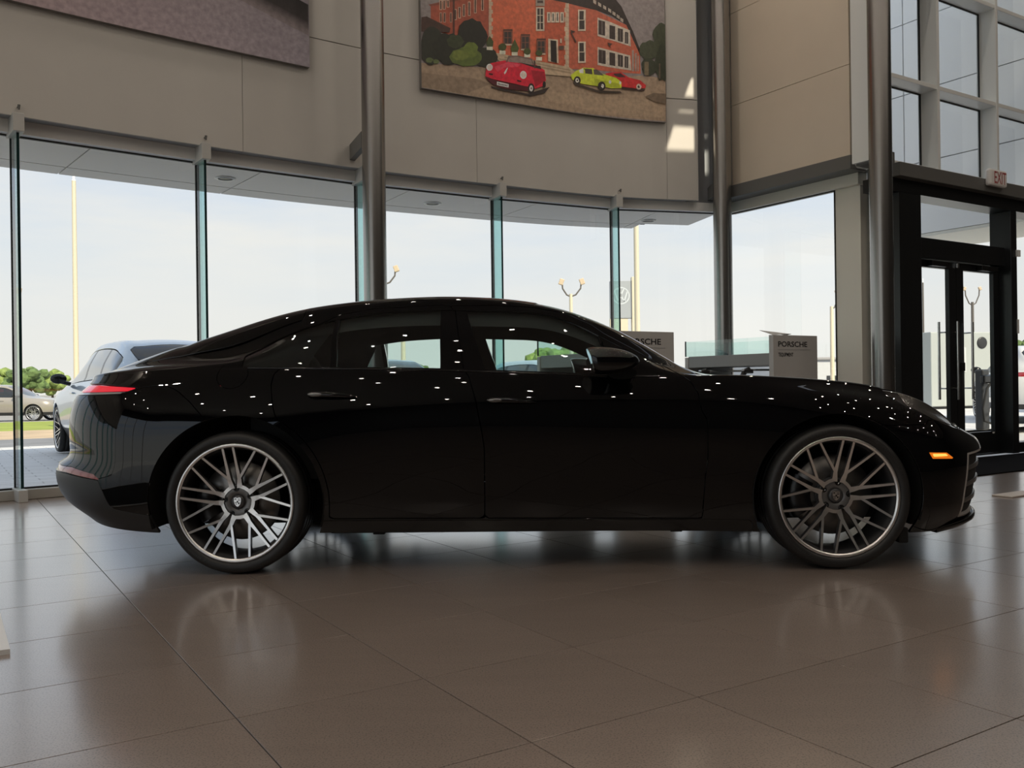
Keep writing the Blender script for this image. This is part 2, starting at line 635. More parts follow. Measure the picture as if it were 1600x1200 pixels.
# ------------------------------------------------------------------ soffit outside above the glass
M_SOFFIT = mat('soffit_panel', (0.86, 0.84, 0.80), 0.5)
sf = root('ceiling_outside')
SOFFIT_LAMPS = ((-2.957, 9.333), (-0.924, 10.76), (1.871, 12.106), (-4.95, 7.93), (-6.6, 6.3))
for b in range(2, NG - 1):
    s0, s1 = b + 0.42, b + 1.42
    if b == NG - 2:
        s1 = b + 0.93
    for (o0, o1) in ((-0.03, -1.00), (-1.02, -1.36)):
        pm = MB()
        if b == NG - 2 and o0 < -0.5:
            s1 = b + 0.5
        curved_plate(pm, s0 + 0.004, s1 - 0.004, o0, o1, 3.105, 3.16)
        pm.build('soffit_panel', M_SOFFIT, sf)
for (lx, ly) in SOFFIT_LAMPS:
    c = Vector((lx, ly))
    dl = MB()
    dl.lathe([(0.0, 3.100), (0.075, 3.100), (0.075, 3.106)], n=20, c=(c.x, c.y, 0))
    dl.lathe([(0.075, 3.095), (0.105, 3.095), (0.105, 3.106), (0.075, 3.106)], n=20, c=(c.x, c.y, 0), mi=1)
    dl.build('soffit_lamp', [mat('lamp_lens_off', (0.35, 0.35, 0.34), 0.3), M_ALU], sf)
fb = MB()
curved_plate(fb, 2.0, NG - 1 - 0.4, -0.02, -1.36, 3.17, 3.5)
fb.build('fascia', M_WHITE, sf)
fb = MB()
curved_plate(fb, 2.0, NG - 1 - 0.4, -0.03, -1.35, 3.161, 3.168)
fb.build('soffit_backing', M_WALLBACK, sf)

# ------------------------------------------------------------------ glazed side bay, its header, pillar, beam and beige wall
E0 = Vector((2.857, 11.588))
EU, EV = E0.x * UX + E0.y * UY, E0.x * VX + E0.y * VY
def sb(s, off, z=0.0):     # s along the side bay towards the room, off metres into the room
    return uv(EU - off, EV - s, z)
RZB = TH - math.pi / 2
w = root('window_%d' % NG, (E0.x, E0.y, 0), RZB)
g = MB()
g.add([(0.0, 0, 0.085), (1.61, 0, 0.085), (1.61, 0, ZG), (0.0, 0, ZG)], [(0, 1, 2, 3)])
g.build('pane', M_GLASS, w, fix=False)
g = MB(); g.box((0.98, 0.0, ZG + 0.07), (1.97, 0.16, 0.14)); g.build('header', M_CREAM, w)
g = MB(); g.box((0.80, -0.03, 0.0425), (1.62, 0.13, 0.085), bev=0.006); g.build('sill', M_CURB, w)
g = MB(); g.box((0.8, -0.004, ZG - 0.006), (1.61, 0.03, 0.012)); g.box((1.604, -0.004, 1.58), (0.012, 0.03, 3.0)); g.build('gasket', M_GASKET, w)
pl = MB()
c = sb(1.61 + 0.165, -0.10)
pl.box((c.x, c.y, ZG / 2), (0.33, 0.22, ZG), rz=RZB, bev=0.004)
wall_pillar = struct(pl.build('wall_pillar', M_CREAM), 'pale pillar between the side window and the entrance')
wr = MB()
c = sb(1.10, 0.05)
wr.box((c.x, c.y, (3.22 + ZC) / 2), (1.86, 0.30, ZC - 3.22), rz=RZB)
wall_right = struct(wr.build('wall_beige', M_WALLBACK), 'beige panelled wall above the side window')
for j, (z0, z1) in enumerate(((3.22, 4.365), (4.371, 5.52), (5.526, 6.67), (6.676, ZC))):
    pm = MB()
    c = sb(1.12, 0.215)
    pm.box((c.x, c.y, (z0 + z1) / 2), (1.72, 0.03, z1 - z0), rz=RZB)
    pm.build('panel', M_WALLR, wall_right)
    pm = MB()
    c = sb(0.16, 0.19)
    pm.box((c.x, c.y, (z0 + z1) / 2), (0.17, 0.03, z1 - z0), rz=RZB)
    pm.build('panel', M_WALL, wall_right)
cl = MB()
c = sb(2.09, 0.09)
cl.box((c.x, c.y, (3.22 + ZC) / 2), (0.16, 0.26, ZC - 3.22), rz=RZB, bev=0.03)
cl.build('corner_post', M_WHITE, wall_right)
bm_ = MB()
c = sb(1.03, 0.17)
bm_.box((c.x, c.y, 3.28), (2.02, 0.28, 0.15), rz=RZB, bev=0.004)
trim_1 = struct(bm_.build('trim_1', M_BEAM), 'dark grey steel beam above the side window')
bm_ = MB()
a, b2 = uv(8.30, 5.95), uv(8.62, 5.80)
c = uv(8.46, 5.96)
bm_.box((c.x, c.y, 3.27), (0.36, 0.22, 0.15), rz=TH, bev=0.004)
trim_2 = struct(bm_.build('trim_2', M_BEAM), 'dark grey beam end beside the right column')

# ------------------------------------------------------------------ entrance wall: beam, black storefront, double door, curtain wall above
PU, PV = 8.596, 5.847
def dw(t, s, z=0.0):       # t along the entrance wall, s metres outwards
    return uv(PU + t, PV + s, z)
def dbox(mb, t0, t1, s0, s1, z0, z1, mi=0, bev=0.0):
    c = dw((t0 + t1) / 2, (s0 + s1) / 2, (z0 + z1) / 2)
    return mb.box(c, (t1 - t0, s1 - s0, z1 - z0), mi, rz=TH, bev=bev)
def dquad(mb, t0, t1, s, z0, z1, mi=0):
    return mb.add([dw(t0, s, z0), dw(t1, s, z0), dw(t1, s, z1), dw(t0, s, z1)], [(0, 1, 2, 3)], mi)
TEND = 6.4
m = MB()
dbox(m, -0.02, TEND, -0.10, 0.30, 3.07, 3.215, bev=0.004)
trim_3 = struct(m.build('trim_3', M_BEAM), 'dark grey beam over the entrance doors')
door = root('door_1')
m = MB(); dbox(m, -0.15, TEND, 0.0, 0.26, 2.93, 3.07); m.build('head_frame', M_BLACKFRAME, door)
for (t0, t1) in ((0.105, 0.497), (2.31, 2.44), (4.2, 4.35)):
    m = MB(); dbox(m, t0, t1, 0.0, 0.26, 0, 2.93, bev=0.004); m.build('post', M_BLACKFRAME, door)
m = MB(); dbox(m, 0.497, 2.31, 0.08, 0.24, 2.27, 2.49); m.build('transom_bar', M_BLACKFRAME, door)
m = MB(); dquad(m, 0.49, 2.32, 0.18, 2.48, 2.94); m.build('transom_pane', M_GLASS, door, fix=False)
m = MB(); dquad(m, -0.2, 0.11, 0.18, 0.05, 2.94); m.build('side_pane', M_GLASS, door, fix=False)
m = MB(); dquad(m, 2.44, 4.2, 0.18, 0.05, 2.94); m.build('side_pane', M_GLASS, door, fix=False)
m = MB(); dbox(m, 2.44, 4.2, 0.06, 0.22, 0.0, 0.12); m.build('side_pane_rail', M_BLACKFRAME, door)
m = MB(); dbox(m, 0.45, 2.35, 0.10, 0.30, 0.0, 0.012); m.build('threshold', M_CHROME, door)
def leaf(t0, t1, hinge):
    l = link('leaf', None, door)
    sw = 0.145
    a0, a1 = (t0 + 0.10, t1 - sw) if hinge < 0 else (t0 + sw, t1 - 0.12)
    m = MB()
    dbox(m, t0 + 0.004, a0, 0.155, 0.205, 0.015, 2.265)
    dbox(m, a1, t1 - 0.004, 0.155, 0.205, 0.015, 2.265)
    dbox(m, a0, a1, 0.155, 0.205, 2.18, 2.265)
    dbox(m, a0, a1, 0.155, 0.205, 0.015, 0.27)
    m.build('frame', M_BLACKFRAME, l)
    m = MB(); dquad(m, a0, a1, 0.18, 0.27, 2.18); m.build('pane', M_GLASS, l, fix=False)
    for s, zz in ((0.10, 0), (0.26, 0)):
        tt = t1 - 0.075 if hinge < 0 else t0 + 0.225
        if s > 0.2:
            tt = t1 - 0.19 if hinge < 0 else t0 + 0.24
        m = MB()
        m.tube(dw(tt, s, 0.67), dw(tt, s, 1.575), 0.016, n=12)
        for z_ in (0.80, 1.45):
            m.tube(dw(tt, s, z_), dw(tt, 0.18, z_), 0.009, n=8)
        m.build('pull_handle', M_CHROME, l)
    m = MB()
    if hinge < 0:
        dbox(m, t0 + 0.33, t0 + 0.66, 0.08, 0.155, 2.19, 2.25, bev=0.006)
    else:
        dbox(m, t1 - 0.48, t1 - 0.14, 0.08, 0.155, 2.19, 2.25, bev=0.006)
    m.build('door_closer', mat('closer_black', (0.004, 0.004, 0.004), 0.4), l)
    return l
lL = leaf(0.50, 1.408, -1)
lR = leaf(1.408, 2.31, 1)
m = MB(); dbox(m, 1.39, 1.43, 0.13, 0.156, 2.20, 2.30, bev=0.003); m.build('catch', M_CHROME, lL)
m = MB(); dbox(m, 1.42, 1.50, 0.11, 0.156, 1.00, 1.10, bev=0.005); m.build('lock_box', mat('closer_black', (0, 0, 0)), lR)
m = MB(); dbox(m, 2.13, 2.17, 0.15, 0.157, 0.245, 0.262); m.build('plate', M_WHITE, lR)
m = MB(); dbox(m, 2.415, 2.445, -0.015, 0.0, 1.45, 1.62, bev=0.003); m.build('hinge', M_ALU, door)
m = MB(); dbox(m, 2.41, 2.47, -0.03, 0.0, 2.38, 2.46, bev=0.003); m.build('hinge_cap', M_ALU, door)

cw = root('window_%d' % (NG + 1))
zr = [3.238, 4.17, 5.33, 6.49, ZC]
tm = [-0.34, 0.858, 2.059, 3.26, 4.461, 5.66]
for t in tm:
    m = MB(); dbox(m, t - 0.024, t + 0.024, 0.0, 0.235, 3.215, ZC, bev=0.003); m.build('mullion', M_ALU, cw)
for z in zr[:-1]:
    m = MB(); dbox(m, -0.34, 5.66, 0.006, 0.235, z - 0.023, z + 0.023, bev=0.003); m.build('rail', M_ALU, cw)
for i in range(len(tm) - 1):
    for j in range(4):
        m = MB(); dquad(m, tm[i] + 0.02, tm[i + 1] - 0.02, 0.215, zr[j] + 0.02, zr[j + 1] - 0.02); m.build('pane', M_GLASS, cw, fix=False)
        m = MB()
        a0, a1, z0, z1 = tm[i] + 0.024, tm[i + 1] - 0.024, zr[j] + 0.023, zr[j + 1] - 0.023
        for q in ((a0, a0 + 0.016, z0, z1), (a1 - 0.016, a1, z0, z1), (a0, a1, z0, z0 + 0.016), (a0, a1, z1 - 0.016, z1)):
            dbox(m, q[0], q[1], 0.20, 0.213, q[2], q[3])
        m.build('gasket', M_GASKET, cw)
ext = MB()
dbox(ext, 5.66, TEND, 0.0, 0.3, 0, ZC)
wall_entrance = struct(ext.build('wall_entrance', M_WALL), 'wall beyond the entrance glazing')

# ------------------------------------------------------------------ right wall, back wall, ceiling (sun enters through openings added to it)
RW_U = 15.0
def sun_quad(pts):
    out = []
    for p in pts:
        k = (ZC + 0.1 - p[2]) / SUN_DIR.z
        out.append((p[0] + SUN_DIR.x * k, p[1] + SUN_DIR.y * k))
    return out
def wp(s, z):
    p = gpt(S5 + s, 0.24)
    return (p.x, p.y, z)
HOLES = [sun_quad([wp(4.514, 4.385), wp(4.86, 4.385), wp(4.86, 4.81), wp(4.620, 4.81)]),  # added ceiling openings, traced back along the sun from the wall patches
         sun_quad([wp(4.362, 3.705), wp(4.86, 3.715), wp(4.86, 4.20), wp(4.470, 4.20)])]
m = MB()
c = uv(RW_U + 0.1, -1.5)
m.box((c.x, c.y, ZC / 2), (0.2, 15.4, ZC), rz=TH)
struct(m.build('wall_right', M_WALLDARK), 'dim wall on the right of the showroom')
m = MB()
c = uv((RW_U + _eu) / 2, -9.1)
m.box((c.x, c.y, ZC / 2), (RW_U - _eu + 0.4, 0.2, ZC), rz=TH)
struct(m.build('wall_back', M_WALLDARK), 'dim rear wall of the showroom')
side_a = uv(_eu, _ev)
side_n = 7
for k in range(side_n):
    w = root('window_%d' % (NG + 2 + k), tuple(uv(_eu, _ev - k * 1.65)), RZB)
    g = MB(); g.add([(0, 0, 0.085), (1.65, 0, 0.085), (1.65, 0, 6.2), (0, 0, 6.2)], [(0, 1, 2, 3)]); g.build('pane', M_GLASS, w, fix=False)
    g = MB(); g.box((0, 0, 3.1), (0.06, 0.1, 6.2)); g.build('mullion', M_ALU, w)
m = MB()
L_ = side_n * 1.65
c = uv(_eu - 0.1, _ev - L_ / 2)
m.box((c.x, c.y, (6.2 + ZC) / 2), (L_, 0.2, ZC - 6.2), rz=TH + math.pi / 2)
struct(m.build('wall_side', M_WALLDARK), 'dim side wall above the left side windows')
m = MB()
c = uv(_eu - 0.1, (_ev - L_ - 9.0) / 2)
m.box((c.x, c.y, ZC / 2), (_ev + 9.0 - L_, 0.2, ZC), rz=TH + math.pi / 2)
struct(m.build('wall_side', M_WALLDARK), 'dim side wall of the showroom')
big = [tuple(gpt(s, -0.05)) for s in range(0, NG)] + [tuple(uv(15.1, 6.2).xy), tuple(uv(15.1, -9.2).xy), tuple(uv(_eu - 0.2, -9.2).xy)]
def ceiling_mesh():
    """flat ceiling with unseen openings added to shape the sun patches"""
    bm = bmesh.new()
    for z in (ZC, ZC + 0.2):
        edges = []
        for loop in [big] + HOLES:
            vs = [bm.verts.new((a, b, z)) for a, b in loop]
            edges += [bm.edges.new((vs[i], vs[(i + 1) % len(vs)])) for i in range(len(vs))]
        bmesh.ops.triangle_fill(bm, edges=edges, use_beauty=True)
    me = bpy.data.meshes.new('ceiling')
    bm.to_mesh(me)
    bm.free()
    me.materials.append(M_CEIL)
    return me
ceiling = struct(link('ceiling', ceiling_mesh()), 'grey showroom ceiling with small downlights')
lamp_me = MB()
lamp_me.lathe([(0.0, -0.004), (0.042, -0.004)], n=12)
lamp_me.lathe([(0.042, -0.012), (0.065, -0.012), (0.065, 0.0), (0.042, 0.0)], n=12, mi=1)
lamp_me = lamp_me.mesh('downlight', [M_LAMP, M_ALU])
for iu in range(-5, 6):
    for iv in range(-3, 4):
        c = uv(1.6 + iu * 2.15 + (0.45 if iv % 2 else 0), 0.6 + iv * 2.35)
        if in_poly(c.x, c.y, ROOM):
            o = link('downlight', lamp_me, ceiling)
            o.location = (c.x, c.y, ZC)

for (u_, v_) in ((7.75, 6.9), (7.45, 6.2)):  # extra unseen downlights, added to brighten the beige wall
    o = link('downlight', lamp_me, ceiling)
    o.location = tuple(uv(u_, v_, ZC))

# ------------------------------------------------------------------ round steel columns
COLR = 0.113
for (cx, cy, lab) in ((-1.325, 8.78, 'round brushed steel column between the two wall posters'),
                      (2.635, 11.10, 'round steel column at the inner corner, patched with sunlight'),
                      (3.785, 9.13, 'round steel column nearest the entrance doors')):
    t = thing('steel_column', lab, 'column', (cx, cy, 0), 0, 'round steel columns')
    m = MB(); m.lathe([(COLR, 0.0), (COLR, ZC)], n=48); m.build('shaft', M_STEEL, t)
    m = MB(); m.lathe([(COLR, 0.0), (COLR + 0.05, 0.0), (COLR + 0.05, 0.02), (COLR, 0.025)], n=48); m.build('base_ring', M_STEEL, t)
for (cx, cy, qx, qy) in ((-1.325, 8.78, *gpt(S5 + 2.0, 0.2)), (2.635, 11.10, *gpt(S5 + 4.75, 0.2)), (2.635, 11.10, *sb(0.35, 0.1).xy), (3.785, 9.13, *uv(8.46, 5.96).xy)):
    pass
def strut(n, a, b, w, h, z):
    a, b = Vector(a), Vector(b)
    d = b - a
    m = MB()
    m.box(((a.x + b.x) / 2, (a.y + b.y) / 2, z), (d.length, w, h), rz=math.atan2(d.y, d.x), bev=0.003)
    return struct(m.build(n, M_BEAM))
strut('trim_4', gpt(S5 + 1.93, 0.15), (-1.42, 8.80), 0.06, 0.16, 3.34)['label'] = 'short steel bracket tying the first column to the wall'
strut('trim_5', gpt(S5 + 4.80, 0.1), (2.56, 11.12), 0.07, 0.16, 3.30)['label'] = 'short steel bracket tying the corner column to the wall'

# ------------------------------------------------------------------ exit sign
t = thing('exit_sign', 'white box sign with red EXIT letters on the dark beam', 'sign')
m = MB(); dbox(m, 1.58, 1.94, -0.17, -0.10, 3.13, 3.325, bev=0.025); m.build('box', mat('sign_white', (0.82, 0.80, 0.78), 0.4), t)
m = MB()
pts, fs = text_box('EXIT', 1.66, 3.158, 0.25, 0.14, 0.012)
m.add([dw(a, -0.1712, z) for a, z in pts], fs)
m.build('lettering', mat('exit_red', (0.36, 0.07, 0.07), 0.5), t, fix=False)

# ------------------------------------------------------------------ wall posters (flat prints that follow the wall)
def print_material(name):
    m = bpy.data.materials.new(name)
    m.use_nodes = True
    t = m.node_tree
    b = t.nodes['Principled BSDF']
    a = t.nodes.new('ShaderNodeVertexColor')
    a.layer_name = 'print'
    g = t.nodes.new('ShaderNodeNewGeometry')
    n = t.nodes.new('ShaderNodeTexNoise')
    n.inputs['Scale'].default_value = 22
    n.inputs['Detail'].default_value = 6
    t.links.new(g.outputs['Position'], n.inputs['Vector'])
    mr = t.nodes.new('ShaderNodeMapRange')
    mr.inputs['From Min'].default_value = 0.3
    mr.inputs['From Max'].default_value = 0.7
    mr.inputs['To Min'].default_value = 0.78
    mr.inputs['To Max'].default_value = 1.15
    t.links.new(n.outputs['Fac'], mr.inputs['Value'])
    vm = t.nodes.new('ShaderNodeVectorMath')
    vm.operation = 'SCALE'
    t.links.new(a.outputs['Color'], vm.inputs[0])
    t.links.new(mr.outputs['Result'], vm.inputs['Scale'])
    t.links.new(vm.outputs['Vector'], b.inputs['Base Color'])
    b.inputs['Roughness'].default_value = 0.45
    return m
M_PRINT = print_material('poster_print')
PRINT_GAIN = 2.5
def srgb(c, gain=None):
    g = PRINT_GAIN if gain is None else gain
    return tuple(min(0.95, x * g) for x in lin(*c))
class Print:
    """flat coloured shapes on a poster; coordinates are bay position and height"""
    def __init__(s):
        s.v, s.f, s.c, s.k = [], [], [], 0
    def poly(s, pts, col, cols=None):
        s.k += 1
        off = 0.2925 + 0.00006 * s.k
        from mathutils.geometry import tessellate_polygon
        tris = tessellate_polygon([[Vector((a, b, 0)) for a, b in pts]])
        bm = bmesh.new()
        lay = bm.verts.layers.float_color.new('c')
        vs = [bm.verts.new((a, b, 0)) for a, b in pts]
        for i, v in enumerate(vs):
            v[lay] = (*(srgb(cols[i]) if cols else srgb(col)), 1)
        for tr in tris:
            try:
                bm.faces.new([vs[q] for q in tr])
            except ValueError:
                pass
        lo, hi = min(a for a, b in pts), max(a for a, b in pts)
        k = math.floor(lo / 0.05) + 1
        while k * 0.05 < hi - 1e-4:
            bmesh.ops.bisect_plane(bm, geom=bm.verts[:] + bm.edges[:] + bm.faces[:], plane_co=(k * 0.05, 0, 0), plane_no=(1, 0, 0))
            k += 1
        bm.verts.index_update()
        n0 = len(s.v)
        for v in bm.verts:
            p = gpt(S5 + v.co.x, off)
            s.v.append((p.x, p.y, v.co.y))
        for f in bm.faces:
            s.f.append(tuple(n0 + v.index for v in f.verts))
            s.c.append([tuple(v[lay])[:3] for v in f.verts])
        bm.free()
    def build(s, parent):
        me = bpy.data.meshes.new('print')
        me.from_pydata(s.v, [], s.f)
        at = me.color_attributes.new('print', 'FLOAT_COLOR', 'CORNER')
        k = 0
        for i, p in enumerate(me.polygons):
            for q in range(len(p.vertices)):
                at.data[p.loop_start + q].color = (*s.c[i][q], 1)
        me.materials.append(M_PRINT)
        # face the room
        bm = bmesh.new(); bm.from_mesh(me)
        for f in bm.faces:
            if f.normal.y > 0:
                f.normal_flip()
        bm.to_mesh(me); bm.free()
        return link('print', me, parent)
# the long car-photo poster on the left: only its pale lower part and a dark blurred streak are in view
t = thing('wall_poster', 'long grey lilac poster with a dark streak, left of the steel columns', 'poster')
m = MB(); curved_plate(m, S5 - 1.6, S5 + 1.63, 0.245, 0.29, 4.115, 6.5); m.build('panel', mat('poster_edge', (0.20, 0.19, 0.18), 0.5), t)
P1 = Print()
n = 40
for k in range(n):
    a0, a1 = -1.6 + 3.23 * k / n, -1.6 + 3.23 * (k + 1) / n
    f0, f1 = k / n, (k + 1) / n
    lc = lambda f: (112 + 8 * (1 - abs(f - .45) * 2), 106 - 1 * f, 106 + 6 * f)
    P1.poly([(a0, 4.117), (a1, 4.117), (a1, 6.498), (a0, 6.498)], None, [lc(f0), lc(f1), (96 - 22 * f1, 88 - 16 * f1, 86 - 12 * f1), (96 - 22 * f0, 88 - 16 * f0, 86 - 12 * f0)])
n = 14
for k in range(n):
    a0, a1 = 1.05 + 0.575 * k / n, 1.05 + 0.575 * (k + 1) / n
    def zs(a):
        return 4.86 - (a - 1.05) * 0.45
    P1.poly([(a0, zs(a0) - 0.17), (a1, zs(a1) - 0.17), (a1, zs(a1) - 0.03), (a0, zs(a0) - 0.03)], None, [(100, 92, 94), (100, 92, 94), (30, 25, 26), (30, 25, 26)])
    P1.poly([(a0, zs(a0) - 0.03), (a1, zs(a1) - 0.03), (a1, zs(a1) + 0.14), (a0, zs(a0) + 0.14)], None, [(30, 25, 26), (30, 25, 26), (14, 12, 12), (14, 12, 12)])
P1.poly([(1.36, 4.95), (1.625, 4.86), (1.625, 6.4), (1.2, 6.4)], (92, 78, 66))
P1.build(t)
